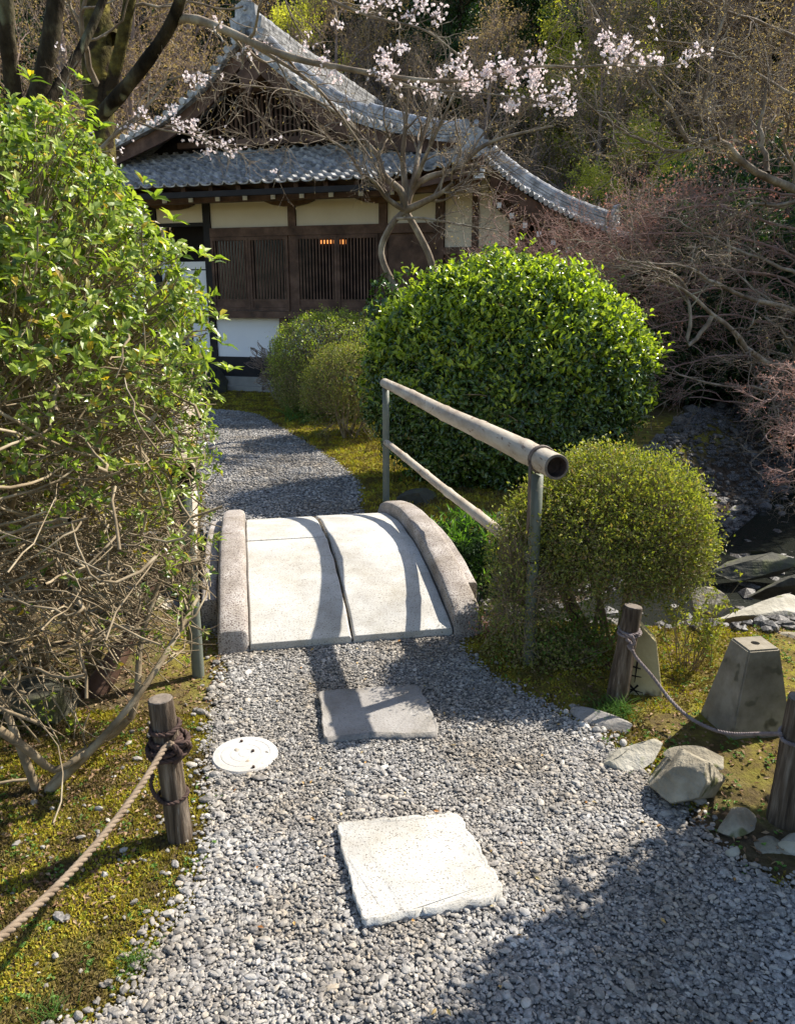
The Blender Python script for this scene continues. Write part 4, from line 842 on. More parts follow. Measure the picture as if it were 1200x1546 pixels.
# ------------------------------------------------------------------ hedges and bushes
def fib(n):
    i = np.arange(n)+.5; ph = np.arccos(1-2*i/n); th = math.pi*(1+5**.5)*i
    return np.stack([np.cos(th)*np.sin(ph), np.sin(th)*np.sin(ph), np.cos(ph)], 1)
def bush(name, label, c, rad, ntip, L, Wd, mats, seed, cat='bush', k=5, shell=.12, lump=.05, lf=3.0, sq=2.3, twign=0, twigr=.002, twmat='twig', top=None, zmin=-.9, jit=.02, newtop=.0, open_=(.7, 1.3), kind=4, group=None, stems=7, stemr=.02, lowthin=0, cone=.15):
    r = np.random.default_rng(seed); e = empty(name, (c[0], c[1], hz(c[0], c[1])), 0, label, cat, group); o0 = np.array(e.location)
    d = r.normal(size=(ntip*2, 3)); d = nrm(d); d = d[d[:, 2] > zmin][:ntip]
    m = (np.abs(d)**sq).sum(1)**(-1/sq); s = (1+lump*sn(d, seed, lf)+lump*.6*sn(d, seed+1, lf*2.6))
    surf_ = d*m[:, None]*s[:, None]; sh = np.abs(r.normal(size=len(d)))*shell; p = surf_*(1-sh)[:, None]
    out_ = r.random(len(d)) < .025; p[out_] = (surf_*(1+np.abs(r.normal(size=len(d)))*.055)[:, None])[out_]
    if lowthin: kk = r.random(len(p)) < np.clip(.5+(p[:, 2]+lowthin)*1.6, .12, 1); p = p[kk]; d = d[kk]; sh = sh[kk]
    p = p*np.array(rad)+np.array(c); up = np.array([0, 0, 1.]); n = nrm(d/np.array(rad)); ax = nrm(n+up*.5+r.normal(size=p.shape)*.35)
    g = Geo(); g.v.append(np.zeros((0, 3)))
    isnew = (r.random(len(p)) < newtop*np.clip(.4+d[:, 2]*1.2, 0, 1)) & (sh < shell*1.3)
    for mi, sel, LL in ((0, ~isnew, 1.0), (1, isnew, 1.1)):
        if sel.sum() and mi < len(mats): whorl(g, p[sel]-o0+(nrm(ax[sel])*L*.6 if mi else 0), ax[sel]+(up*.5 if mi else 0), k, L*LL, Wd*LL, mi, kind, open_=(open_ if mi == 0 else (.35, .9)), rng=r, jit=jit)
    g.build('foliage', [M[x] for x in mats[:2]], e)
    cc = np.array(c); 
    g = Geo()
    if stems:
        a = r.uniform(0, 6.28, stems); b0 = np.stack([np.cos(a)*.12*rad[0], np.sin(a)*.12*rad[1], np.zeros(stems)], 1)+np.array([c[0], c[1], o0[2]-.03])
        tgt = cc+nrm(r.normal(size=(stems, 3))+[0, 0, .6])*np.array(rad)*.6; t = np.linspace(0, 1, 8)[None, :, None]
        Q = b0[:, None]*(1-t)+tgt[:, None]*t+np.sin(t*math.pi)*r.normal(size=(stems, 1, 3))*.06*rad[0]; tubes(g, Q-o0, np.full((stems, 1), stemr)*np.linspace(1, .4, 8)[None], 7)
    if twign:
        ix = r.integers(0, len(p), twign); tip = p[ix]; f = r.uniform(.25, .6, (twign, 1)); base = cc+(tip-cc)*(1-f)+r.normal(size=tip.shape)*.08*rad[0]; base[:, 2] = np.maximum(base[:, 2]-.1*rad[2], o0[2])
        t = np.linspace(0, 1, 6)[None, :, None]; Q = base[:, None]*(1-t)+tip[:, None]*t+np.sin(t*math.pi)*r.normal(size=(twign, 1, 3))*.05*rad[0]+r.normal(size=(twign, 6, 3))*.012*rad[0]*np.sin(t*math.pi)
        tubes(g, Q-o0, twigr*r.uniform(.6, 1.6, (twign, 1))*np.linspace(1.3, .5, 6)[None], 4)
    if g.n: g.build('branches', M[twmat], e, smooth=True)
    return e
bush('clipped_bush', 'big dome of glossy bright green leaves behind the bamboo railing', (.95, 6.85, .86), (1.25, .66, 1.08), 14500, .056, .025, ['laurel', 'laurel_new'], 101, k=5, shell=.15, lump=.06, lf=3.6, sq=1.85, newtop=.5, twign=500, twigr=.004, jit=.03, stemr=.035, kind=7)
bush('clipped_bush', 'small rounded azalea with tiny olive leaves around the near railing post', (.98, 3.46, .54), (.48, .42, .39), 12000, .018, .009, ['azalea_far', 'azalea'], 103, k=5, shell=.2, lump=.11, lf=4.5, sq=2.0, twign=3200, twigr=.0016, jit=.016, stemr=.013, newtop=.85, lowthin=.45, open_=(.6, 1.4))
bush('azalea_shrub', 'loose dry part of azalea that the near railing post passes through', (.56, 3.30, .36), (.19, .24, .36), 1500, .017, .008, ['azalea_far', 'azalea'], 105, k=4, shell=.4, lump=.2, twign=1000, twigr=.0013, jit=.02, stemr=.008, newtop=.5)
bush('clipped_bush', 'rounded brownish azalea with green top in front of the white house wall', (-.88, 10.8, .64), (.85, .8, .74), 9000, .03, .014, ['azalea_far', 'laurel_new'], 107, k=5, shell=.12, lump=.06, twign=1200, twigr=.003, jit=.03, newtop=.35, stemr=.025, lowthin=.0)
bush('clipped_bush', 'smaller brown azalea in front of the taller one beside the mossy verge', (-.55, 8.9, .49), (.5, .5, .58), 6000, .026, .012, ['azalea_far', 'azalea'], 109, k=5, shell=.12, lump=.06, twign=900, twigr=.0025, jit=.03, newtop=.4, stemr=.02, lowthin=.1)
bush('leafy_shrub', 'blue green broad leaved shrub at the foot of the bare tree by the window', (-.1, 9.6, 1.0), (.3, .3, .85), 260, .1, .04, ['laurel', 'laurel'], 111, k=6, shell=.4, stemr=.015, kind=7)
bush('fern_clump', 'dark green low plants in the gully under the railing', (.45, 5.2, -.15), (.45, .4, .25), 500, .09, .018, ['evergreen', 'fern'], 113, k=6, shell=.4, newtop=.3, stemr=.005)
bush('bare_shrub', 'leafless thin twiggy shrub against the white lower wall', (-1.85, 12.4, .5), (.5, .4, .55), 60, .02, .01, ['bud', 'bud'], 115, k=3, shell=.3, twign=500, twigr=.004, twmat='brown_twig', stemr=.015)
bush('low_shrub', 'low red and yellow tinted shrub at the near end of the right kerb', (.47, 3.56, .04), (.12, .1, .09), 170, .02, .01, ['red_bud', 'azalea'], 117, k=5, shell=.4, newtop=.9, stems=3, stemr=.003)
bush('low_shrub', 'scruffy low plants at the foot of the near railing post', (.72, 3.28, .06), (.34, .2, .16), 1500, .018, .009, ['azalea_far', 'fern'], 118, k=5, shell=.5, newtop=.35, stems=4, stemr=.004, twign=250, twigr=.0012)
# thin upright young shrub
r = np.random.default_rng(5); c0 = G(1045, 1010); e = empty('young_shrub', c0, 0, 'thin upright shrub with sparse pale leaves left of the concrete stump', 'shrub')
n = 26; b_ = r.normal(size=(n, 3))*[.05, .035, 0]; d = nrm(r.normal(size=(n, 3))*[.32, .3, 0]+[0, 0, 1]); t = np.linspace(0, 1, 8)[None, :, None]; L = r.uniform(.2, .42, (n, 1, 1))
Q = b_[:, None]+d[:, None]*L*t+np.sin(t*3)*r.normal(size=(n, 1, 3))*.012; R = np.linspace(.0022, .0009, 8)[None].repeat(n, 0); g = Geo(); tubes(g, Q, R, 5)
Q2, R2 = grow(Q, R, 5, .04, .12, N=4, spread=(.4, .9), rmin=.0008, rng=r, t0=.4); tubes(g, Q2, R2, 4); g.build('stems', M['twig'], e, smooth=True)
g = Geo(); tp = np.concatenate([Q2[:, -1], Q2[:, 2], Q[:, -1]]); whorl(g, tp, r.normal(size=tp.shape)+[0, 0, 1], 4, .018, .009, rng=r); g.build('foliage', M['azalea'], e)

# tall left broad-leaved bush, close to the camera
r = np.random.default_rng(77); base = G(70, 1190); lb = empty('tall_bush', base, 0, 'tall leggy bush filling the left side, fresh green leaves above and bare tan branches below', 'bush')
C = np.array((-1.70, 2.75, 1.12)); Rd = np.array((1.15, .95, 1.14))
def px_of(p):
    dx, dy, dz = p[..., 0], p[..., 1], p[..., 2]-EYE; dep = dy*math.cos(PITCH)-dz*math.sin(PITCH); up_ = dy*math.sin(PITCH)+dz*math.cos(PITCH)
    return 600+FPX*dx/dep, 773-FPX*up_/dep
def trim(p, s=12):                                                       # clipped outline of the bush towards the path
    x, y = px_of(p); lim = np.interp(y, [90, 130, 200, 260, 330, 400, 450, 600, 900, 1000, 1060, 1100], [50, 88, 140, 172, 222, 276, 303, 320, 335, 328, 262, 215])
    return (x < lim+r.normal(size=x.shape)*s) & (y > np.interp(x, [0, 100, 200], [118, 130, 200])-abs(r.normal())*10)
def env(n, zlo=-1, zhi=1, sh=.12, fr=None):
    d = nrm(r.normal(size=(n*3+80, 3))); d = d[(d[:, 2] > zlo) & (d[:, 2] < zhi)][:n]; q = 2.7
    m = (np.abs(d)**q).sum(1)**(-1/q); s = 1+.05*sn(d, 9, 4)+.035*sn(d, 10, 11); k = 1-np.abs(r.normal(size=len(d)))*sh
    return C+d*(m*s*k)[:, None]*Rd, d
g = Geo(); stems = []
for px, tp in ((( 60, 1195), ((20, 1100, 2.3), (-60, 900, 2.5))), ((60, 1195), ((150, 1120, 2.25), (230, 1020, 2.35), (300, 900, 2.6))), ((60, 1195), ((120, 1140, 2.3), (200, 1080, 2.35), (215, 960, 2.45), (270, 800, 2.6)))):
    a = G(*px); q = [a+[0, 0, -.03]]+[P(*w_) for w_ in tp]; q = resample(q, 16); stems.append((q, np.linspace(.016, .007, 16)))
q = resample([P(-40, 1075, 2.1), P(40, 1130, 2.15), P(80, 1162, 2.2), P(110, 1150, 2.22), P(160, 1115, 2.3), P(195, 1085, 2.3)], 16); stems.append((q, np.linspace(.016, .008, 16)))
for i in range(15):
    a = np.array([r.uniform(-2.2, -1.3), r.uniform(2.5, 3.6), 0]); tp, _ = env(1, -.2, .9); t = np.linspace(0, 1, 16)[:, None]; q = a*(1-t)+(C+(tp[0]-C)*.66)*t+np.sin(t*math.pi)*r.normal(size=3)*.12+np.sin(t*9+r.uniform(0, 6))*r.normal(size=3)*.03
    stems.append((q, np.linspace(r.uniform(.012, .02), .006, 16)))
Q0 = np.stack([a for a, b_ in stems]); R0 = np.stack([b_ for a, b_ in stems]); tubes(g, Q0-base, R0, 8)
Q1, R1 = grow(Q0, R0, 10, .35, .8, N=9, spread=(.5, 1.2), up=.12, wig=.42, rmin=.004, rng=r, t0=.25); inb = lambda Q: (((np.abs((Q[:, -1]-C)/Rd))**2.7).sum(1) < 1.12) & (Q[:, 1:, 2].min(1) > .28+.25*r.random(len(Q))) & trim(Q.reshape(-1, 3), 5).reshape(Q.shape[:2]).all(1)
k = inb(Q1); Q1, R1 = Q1[k], R1[k]; tubes(g, Q1-base, R1, 6)
Q2, R2 = grow(Q1, R1, 9, .2, .5, N=7, spread=(.5, 1.3), up=.1, wig=.35, rmin=.0022, rng=r, rr=.6); k = inb(Q2); Q2, R2 = Q2[k], R2[k]; tubes(g, Q2-base, R2, 5)
Q3, R3 = grow(Q2, R2, 5, .08, .25, N=5, spread=(.5, 1.3), up=.1, wig=.35, rmin=.0014, rng=r, rr=.6); k = inb(Q3); Q3, R3 = Q3[k], R3[k]; tubes(g, Q3-base, R3, 4)
# surface shoots
tip, dd = env(7500, -.95, 1, .12); kt = trim(tip); tip, dd = tip[kt], dd[kt]; kk = (r.random(len(tip)) < np.clip(.5+dd[:, 2]*.8+.9*sn(tip, 21, 7), .12, 1)); tip = tip[kk]; dd = dd[kk]
sb = tip-dd*r.uniform(.15, .45, (len(tip), 1))*Rd-np.array([0, 0, .06])+r.normal(size=tip.shape)*.06; t = np.linspace(0, 1, 7)[None, :, None]
Qs = sb[:, None]*(1-t)+tip[:, None]*t+np.sin(t*math.pi)*r.normal(size=(len(tip), 1, 3))*.03+r.normal(size=(len(tip), 7, 3))*.006; tubes(g, Qs-base, np.linspace(.0028, .0014, 7)[None].repeat(len(tip), 0)*r.uniform(.7, 1.5, (len(tip), 1)), 5)
tb, db = env(3600, -.95, .25, .25); tb = tb[trim(tb) & (tb[:, 2] > .3+.3*r.random(len(tb))) & (sn(tb, 23, 5) > -.28)]; sb = tb+r.normal(size=tb.shape)*[.22, .22, .12]-[0, 0, .05]; sb[:, 2] = np.maximum(sb[:, 2], .3)
Qb = sb[:, None]*(1-t)+tb[:, None]*t+np.sin(t*math.pi)*r.normal(size=(len(tb), 1, 3))*.04+np.cumsum(r.normal(size=(len(tb), 7, 3))*.008, 1); kb = trim(Qb.reshape(-1, 3), 8).reshape(Qb.shape[:2]).all(1); Qb, tb = Qb[kb], tb[kb]; tubes(g, Qb-base, np.linspace(.0036, .0016, 7)[None].repeat(len(tb), 0)*r.uniform(.5, 1.6, (len(tb), 1)), 5)
g.build('branches', M['twig'], lb, smooth=True)
g = Geo(); T3 = Q3[:, -1]; hh = np.clip((T3[:, 2]-.4)/1.0, .12, 1); sel = r.random(len(T3)) < hh*.6; T3 = T3[sel]
tips = np.concatenate([tip, tip-dd*.05+r.normal(size=tip.shape)*.03, T3]); axs = np.concatenate([dd+[0, 0, .6], dd+r.normal(size=dd.shape)*.5, np.tile([0, 0, 1.], (len(T3), 1))])+r.normal(size=(len(tips), 3))*.4
lowm = tips[:, 2] < .9; keep = ~lowm | (r.random(len(tips)) < .36+.5*np.clip(tips[:, 2]-.4, 0, 1)); tips, axs = tips[keep], axs[keep]
tips[:, 2] += .01; sizes = np.where(tips[:, 2] > 1.25, .046, .032)
for lo_, hi_, LL, kk_ in ((1.4, 9, .040, 7), (.6, 1.4, .031, 6), (-1, .6, .025, 6)):
    s_ = (tips[:, 2] > lo_) & (tips[:, 2] <= hi_)
    whorl(g, tips[s_]-base, axs[s_], kk_, LL, LL*.43, 0, 7, open_=(.6, 1.45), rng=r, jit=.007)
# long shoots that stick out against the house
for px, py, Y in ((215, 275, 2.7), (232, 300, 2.6), (320, 395, 2.6), (330, 480, 2.6), (335, 520, 2.55), (125, 160, 2.7), (45, 120, 2.6), (120, 120, 3.0), (300, 385, 2.5), (342, 560, 2.6), (150, 190, 2.6), (262, 335, 2.6)):
    p = P(px, py, Y)[None]; whorl(g, p-base, np.array([[.3, 0, 1.]]), 8, .055, .019, 0, 7, open_=(.7, 1.4), rng=r, jit=.004)
g.build('foliage', M['rhodo'], lb)
# leaning brown trunk and dark fence stakes on the stream bank seen through the bush
tr = empty('leaning_log', G(140, 1055), 0, 'thick dark brown leaning log on the left stream bank behind the bush twigs', 'log')
g = Geo(); q = resample([G(135, 1060, -.02), P(190, 970, 3.1), P(225, 900, 3.2), P(262, 800, 3.4), P(285, 700, 3.6)], 20); tubes(g, q-np.array(tr.location), np.linspace(.05, .022, 20)*(1+.08*np.sin(np.arange(20))), 12, cap=True); g.build('trunk', M['grey_bark'], tr, smooth=True).data.materials[0] = M['house_wood']
tr = empty('leaning_log', G(940, 1080), 0, 'rough brown slanting log under the azalea behind the leaning post', 'log')
g = Geo(); q = resample([G(930, 1040, -.02)+[0, .1, 0], P(900, 985, 3.4), P(870, 930, 3.55), P(845, 880, 3.7)], 16); tubes(g, q-np.array(tr.location), np.linspace(.042, .03, 16)*(1+.06*np.sin(np.arange(16)*1.3)), 12, cap=True); g.build('trunk', M['post_wood'], tr, smooth=True).data.materials[0] = M['house_wood']

# ------------------------------------------------------------------ trees drawn from the photo, then grown
def limbs(lst, N=22, wob=0, rng=RNG):
    Q = []; R = []
    for pts, r0, r1 in lst:
        q = resample([P(*a) if len(a) == 3 else a[0] for a in pts], N)
        if wob: w_ = np.cumsum(rng.normal(size=(N, 3)), 0); w_ -= np.linspace(0, 1, N)[:, None]*w_[-1]; q = q+w_*wob
        Q.append(q); R.append(np.linspace(r0, r1, N))
    return np.stack(Q), np.stack(R)
def blossoms(g, p, rng, n=4, s=.013, sp=.022):
    c = np.repeat(p, n, 0)+rng.normal(size=(len(p)*n, 3))*sp; ax = rng.normal(size=c.shape); whorl(g, c, ax, 5, s, s*.95, 0, 4, open_=(.9, 1.35), rng=rng, fold=.05, curl=-.25)
# bare tree in front of the house
Y0 = 9.6; r = np.random.default_rng(11); gb = P(618, 470, Y0); gb[2] = hz(gb[0], gb[1])
bt = empty('bare_tree', gb, 0, 'bare lichen-barked tree with forking branches in front of the lattice window', 'tree')
F = (612, 318, Y0); Q0, R0 = limbs([
 ([(625, 500, Y0), (632, 455, Y0), (652, 420, Y0), (650, 392, Y0), (633, 355, Y0), F], .045, .036), ([(612, 500, Y0+.1), (598, 440, Y0+.1), (580, 400, Y0+.1), (576, 372, Y0+.1), (594, 335, Y0), F], .04, .034),
 ([F, (620, 290, Y0), (645, 268, 9.5), (690, 255, 9.4), (722, 225, 9.3), (760, 208, 9.2), (835, 190, 9)], .042, .01), ([F, (640, 305, 9.4), (668, 290, 9.2), (685, 275, 9)], .045, .02),
 ([F, (612, 285, Y0), (608, 240, Y0), (612, 190, 9.5), (616, 130, 9.4)], .045, .012), ([F, (606, 290, 9.5), (580, 265, 9.4), (570, 235, 9.4), (540, 200, 9.4), (515, 165, 9.3)], .05, .01),
 ([F, (585, 300, 9.4), (566, 275, 9.2), (545, 262, 9.1)], .035, .014), ([F, (625, 270, Y0), (635, 215, 9.8), (650, 175, 9.8), (665, 120, 9.8), (680, 80, 9.8)], .04, .01),
 ([(620, 290, Y0), (645, 230, 9.3), (675, 165, 9.1), (700, 120, 9)], .03, .008), ([(540, 200, 9.4), (500, 165, 9.2), (450, 140, 9), (400, 132, 8.8), (335, 125, 8.6)], .018, .006), ([(690, 255, 9.4), (720, 250, 9.5), (760, 270, 9.6)], .02, .006),
 ([(545, 262, 9.1), (520, 225, 9), (470, 200, 8.9), (440, 198, 8.8), (400, 210, 8.7)], .016, .005), ([(600, 330, 9.5), (640, 330, 9.2), (700, 340, 9), (760, 350, 8.9)], .018, .005)])
g = Geo(); tubes(g, Q0[:3]-gb, R0[:3], 12); g.build('trunk', M['grey_bark'], bt, smooth=True)
g = Geo(); tubes(g, Q0[3:]-gb, R0[3:], 9)
Q1, R1 = grow(Q0[2:], R0[2:], 7, .4, 1.0, N=9, spread=(.4, 1.0), up=.1, wig=.2, rmin=.005, rr=.5, rng=r, t0=.3); tubes(g, Q1-gb, R1, 5)
Q2, R2 = grow(Q1, R1, 6, .2, .6, N=7, spread=(.4, 1.0), up=.08, wig=.22, rmin=.0028, rr=.55, rng=r); tubes(g, Q2-gb, R2, 4)
Q3, R3 = grow(Q2, R2, 4, .08, .28, N=5, spread=(.4, 1.0), up=.05, wig=.22, rmin=.0018, rr=.6, rng=r); tubes(g, Q3-gb, R3, 3); g.build('branches', M['grey_bark'], bt, smooth=True)
g = Geo(); tp = Q3[::2, -1]; whorl(g, tp-gb, r.normal(size=tp.shape), 2, .02, .01, rng=r); g.build('buds', M['bud'], bt)
# cherry tree
r = np.random.default_rng(12); cb = np.array((-2.75, 5.0, 0)); ct = empty('cherry_tree', cb, 0, 'dark trunked cherry tree at the top left with thin blossoming branches reaching across the roof', 'tree')
Y = 4.6
Q0, R0 = limbs([
 ([(cb+[0, 0, -.1],), (P(25, 400, 4.9),), (P(35, 260, 4.8),), (P(40, 190, 4.8),), (P(70, 100, 4.8),), (P(92, -60, 4.8),), (P(110, -250, 4.8),)], .07, .04),
 ([(P(35, 240, 4.8),), (P(20, 130, 4.7),), (P(12, 60, 4.6),), (P(5, -80, 4.5),)], .045, .035),
 ([(30, 262, 4.8), (80, 240, 4.7), (130, 196, 4.6), (175, 150, 4.5), (225, 88, 4.4), (262, 30, 4.3), (280, -30, 4.2), (300, -120, 4.1)], .046, .024),
 ([(248, 50, 4.35), (272, 28, 4.3), (310, 33, 4.25), (350, 50, 4.2), (400, 72, 4.15), (460, 92, 4.1), (530, 105, 4.1), (600, 117, 4.1), (650, 122, 4.1), (700, 122, 4.1)], .022, .008),
 ([(360, 55, 4.2), (410, 85, 4.2), (470, 125, 4.2), (510, 170, 4.3), (560, 240, 4.4)], .011, .004),
 ([(700, 122, 4.1), (760, 106, 4.1), (820, 100, 4.0), (870, 102, 4.0), (920, 98, 4), (1000, 100, 4), (1070, 80, 4)], .008, .003),
 ([(560, 112, 4.1), (640, 135, 4.1), (720, 140, 4.0), (800, 150, 4), (860, 165, 4)], .006, .002),
 ([(145, 232, 4.4), (165, 212, 4.4), (190, 190, 4.4), (212, 172, 4.4), (245, 135, 4.4), (265, 118, 4.4), (320, 106, 4.35)], .011, .004),
 ([(200, 182, 4.4), (240, 195, 4.3), (290, 205, 4.3), (350, 232, 4.3)], .006, .002), ([(250, 190, 4.4), (300, 200, 4.3), (370, 235, 4.3)], .005, .002),
 ([(420, -60, 4.2), (480, -10, 4.1), (560, 25, 4.1), (640, 45, 4.0), (700, 90, 4)], .01, .003), ([(600, -60, 4.1), (640, -5, 4.1), (620, 20, 4.1)], .008, .003), ([(410, -60, 4.3), (440, 25, 4.2), (462, 60, 4.2)], .006, .003),
 ([(70, 160, 4.8), (130, 60, 5), (180, -60, 5.1)], .03, .02), ([(850, -60, 4.1), (900, 20, 4), (930, 70, 4)], .006, .002), ([(66, 290, 4.3), (100, 110+20, 4.3), (118, 92, 4.3)], .007, .003)])
g = Geo(); tubes(g, Q0[:2]-cb, R0[:2]*(1+.06*np.sin(np.arange(22)*1.7))[None], 16); g.build('trunk', M['dark_bark'], ct, smooth=True)
g = Geo(); tubes(g, Q0[2:3]-cb, R0[2:3]*(1+.07*np.sin(np.arange(22)*2.1))[None], 12); tubes(g, Q0[13:14]-cb, R0[13:14], 10); g.build('limb', M['dark_bark'], ct, smooth=True)
th_ = np.array([3, 4, 5, 6, 7, 8, 9, 10, 11, 12, 14, 15]); g = Geo(); tubes(g, Q0[th_]-cb, R0[th_]*(1+.08*np.sin(np.arange(22)*2.6))[None], 8)
Q1, R1 = grow(Q0[th_], R0[th_], 9, .12, .4, N=7, spread=(.4, 1.0), up=.03, wig=.2, rmin=.0022, rr=.5, rng=r, t0=.1); tubes(g, Q1-cb, R1, 5)
Q2, R2 = grow(Q1, R1, 4, .04, .16, N=5, spread=(.4, 1.0), up=.03, wig=.2, rmin=.0014, rr=.6, rng=r); tubes(g, Q2-cb, R2, 4); g.build('branches', M['grey_bark'], ct, smooth=True)
def bl_line(pts, n, sp):
    q = resample([P(*a) for a in pts], 60); return q[r.integers(0, 60, n)]+r.normal(size=(n, 3))*sp
pts = [bl_line([(360, 60, 4.2), (430, 85, 4.15), (500, 100, 4.1)], 16, .04), bl_line([(500, 95, 4.1), (650, 115, 4.1), (760, 130, 4.1)], 40, .06), bl_line([(480, 78, 4.1), (560, 95, 4.1), (640, 110, 4.1)], 26, .03), bl_line([(640, 108, 4.1), (700, 108, 4.1), (780, 120, 4.1), (840, 140, 4)], 80, .04), bl_line([(740, 100, 4.1), (790, 108, 4.1), (835, 98, 4)], 40, .03),
       bl_line([(750, 150, 4), (820, 150, 4), (862, 180, 4)], 34, .04), bl_line([(880, 75, 4), (925, 70, 4), (965, 50, 4)], 34, .03), bl_line([(940, 100, 4), (1000, 100, 4), (1070, 80, 4)], 18, .03),
       bl_line([(560, 0, 4.1), (620, 12, 4.1), (665, 25, 4.1)], 36, .035), bl_line([(165, 195, 4.4), (225, 170, 4.4), (260, 190, 4.3)], 14, .05), bl_line([(245, 190, 4.4), (300, 210, 4.3), (350, 230, 4.3)], 34, .03), bl_line([(260, 90, 4.35), (300, 100, 4.3), (320, 130, 4.3)], 12, .05), Q2[r.integers(0, len(Q2), 12), -1]]
bl = np.concatenate(pts); tw = np.concatenate([Q2[:, 1:].reshape(-1, 3), Q1[:, 2:].reshape(-1, 3)])      # flowers sit on the twigs nearest to where the sprays are
ix = np.array([np.argsort(((tw-b_)**2).sum(1))[r.integers(0, 3)] for b_ in bl]); ds_ = np.linalg.norm(tw[ix]-bl, axis=1); bl = np.where((ds_ < .16)[:, None], tw[ix]+(bl-tw[ix])*.12, bl)
g = Geo(); blossoms(g, bl-cb, r, 4, .0125, .017); g.build('blossom', M['petal'], ct)
# mossy trunk behind
mb = P(165, 560, 6.4); mb[2] = 0; mt = empty('mossy_tree', mb, 0, 'tree with a thick moss covered trunk rising behind the cherry limb', 'tree')
Q0, R0 = limbs([([(mb+[0, 0, -.1],), (P(158, 330, 6.4),), (P(152, 200, 6.4),), (P(147, 80, 6.4),), (P(142, -60, 6.4),), (P(140, -300, 6.4),)], .115, .1), ([(152, 200, 6.4), (178, 90, 6.3), (196, 0, 6.2), (208, -120, 6.1)], .05, .035), ([(165, 60, 6.4), (130, -20, 6.5), (90, -150, 6.6)], .08, .05)])
g = Geo(); tubes(g, Q0-mb, R0*(1+.05*np.sin(np.arange(22)*1.9))[None], 14); g.build('trunk', M['moss_bark'], mt, smooth=True)
Q1, R1 = grow(Q0, R0, 10, .8, 2.0, N=9, spread=(.5, 1.2), up=.1, wig=.25, rmin=.012, rr=.25, rng=r, t0=.62); Q2, R2 = grow(Q1, R1, 7, .3, .9, N=7, rmin=.004, rng=r, wig=.3); Q3, R3 = grow(Q2, R2, 4, .1, .4, N=5, rmin=.002, rng=r, wig=.3)
g = Geo(); tubes(g, Q1-mb, R1, 6); tubes(g, Q2-mb, R2, 4); tubes(g, Q3-mb, R3, 3); g.build('branches', M['grey_bark'], mt, smooth=True)

# maples on the right bank: limbs reach left into the picture
def side_tree(name, label, base, lst, seed, bark, leaf, n1=9, n2=8, n3=6, L1=(.6, 1.5), L2=(.3, .8), L3=(.12, .35), lsz=.02, flat=.45, up=.02, trunkr=.13, wig=.26, cat='tree', budk=2, group=None):
    r = np.random.default_rng(seed); base = np.array(base, float); base[2] = hz(base[0], base[1]); e = empty(name, base, 0, label, cat, group)
    Q0, R0 = limbs(lst(base), wob=.014, rng=r); g = Geo(); tubes(g, Q0[:1]-base, R0[:1], 14); g.build('trunk', M[bark], e, smooth=True)
    g = Geo(); tubes(g, Q0[1:]-base, R0[1:], 9)
    Q1, R1 = grow(Q0[1:], R0[1:], n1, *L1, N=9, spread=(.4, 1.0), up=up, wig=wig, rmin=.006, rr=.5, rng=r, t0=.1, flat=flat); tubes(g, Q1-base, R1, 5)
    Q2, R2 = grow(Q1, R1, n2, *L2, N=7, spread=(.4, 1.1), up=up, wig=wig, rmin=.003, rr=.55, rng=r, flat=flat); tubes(g, Q2-base, R2, 4)
    Q3, R3 = grow(Q2, R2, n3, *L3, N=5, spread=(.4, 1.1), up=up, wig=wig, rmin=.0017, rr=.6, rng=r, flat=flat); tubes(g, Q3-base, R3, 3); g.build('branches', M['grey_bark' if bark == 'grey_bark' else 'red_twig'], e, smooth=True)
    if leaf:
        g = Geo(); tp = np.concatenate([Q3[:, -1], Q3[::2, 2]]); whorl(g, tp-base, r.normal(size=tp.shape), budk, lsz, lsz*.5, rng=r); g.build('buds', M[leaf], e)
    return e
side_tree('maple_tree', 'pale barked maple reaching low crooked branches in from the right edge over the dark stream', (4.9, 8.3, 0), lambda b: [
 ([(b+[0, 0, -.1],), (b+[-.1, 0, 1.2],), (b+[.1, .1, 2.6],), (b+[.2, .2, 4.2],)], .14, .09), ([(b+[-.1, 0, 1.1],), (P(1200, 562, 8),), (P(1150, 555, 7.8),), (P(1112, 510, 7.6),), (P(1075, 478, 7.5),), (P(1040, 445, 7.4),), (P(990, 420, 7.3),)], .045, .01),
 ([(P(1075, 478, 7.5),), (P(1052, 510, 7.5),), (P(1040, 520, 7.4),), (P(1045, 470, 7.4),), (P(1030, 430, 7.4),), (P(985, 405, 7.3),), (P(930, 390, 7.3),)], .022, .006), ([(b+[0, 0, 1.6],), (P(1200, 470, 8),), (P(1120, 440, 7.8),), (P(1040, 400, 7.6),), (P(950, 395, 7.5),)], .035, .008),
 ([(b+[-.1, 0, 1.0],), (P(1190, 600, 7.6),), (P(1120, 590, 7.4),), (P(1060, 580, 7.3),), (P(1000, 560, 7.2),)], .025, .005), ([(b+[.05, 0, 2.0],), (P(1180, 400, 8.2),), (P(1100, 370, 8.3),), (P(1020, 330, 8.4),)], .03, .006),
 ([(b+[-.05, 0, .9],), (P(1195, 690, 7.4),), (P(1160, 680, 7.2),), (P(1130, 700, 7.1),)], .02, .004)], 201, 'grey_bark', 'bud', n1=8, n2=7, n3=5, lsz=.012, budk=1, wig=.34)
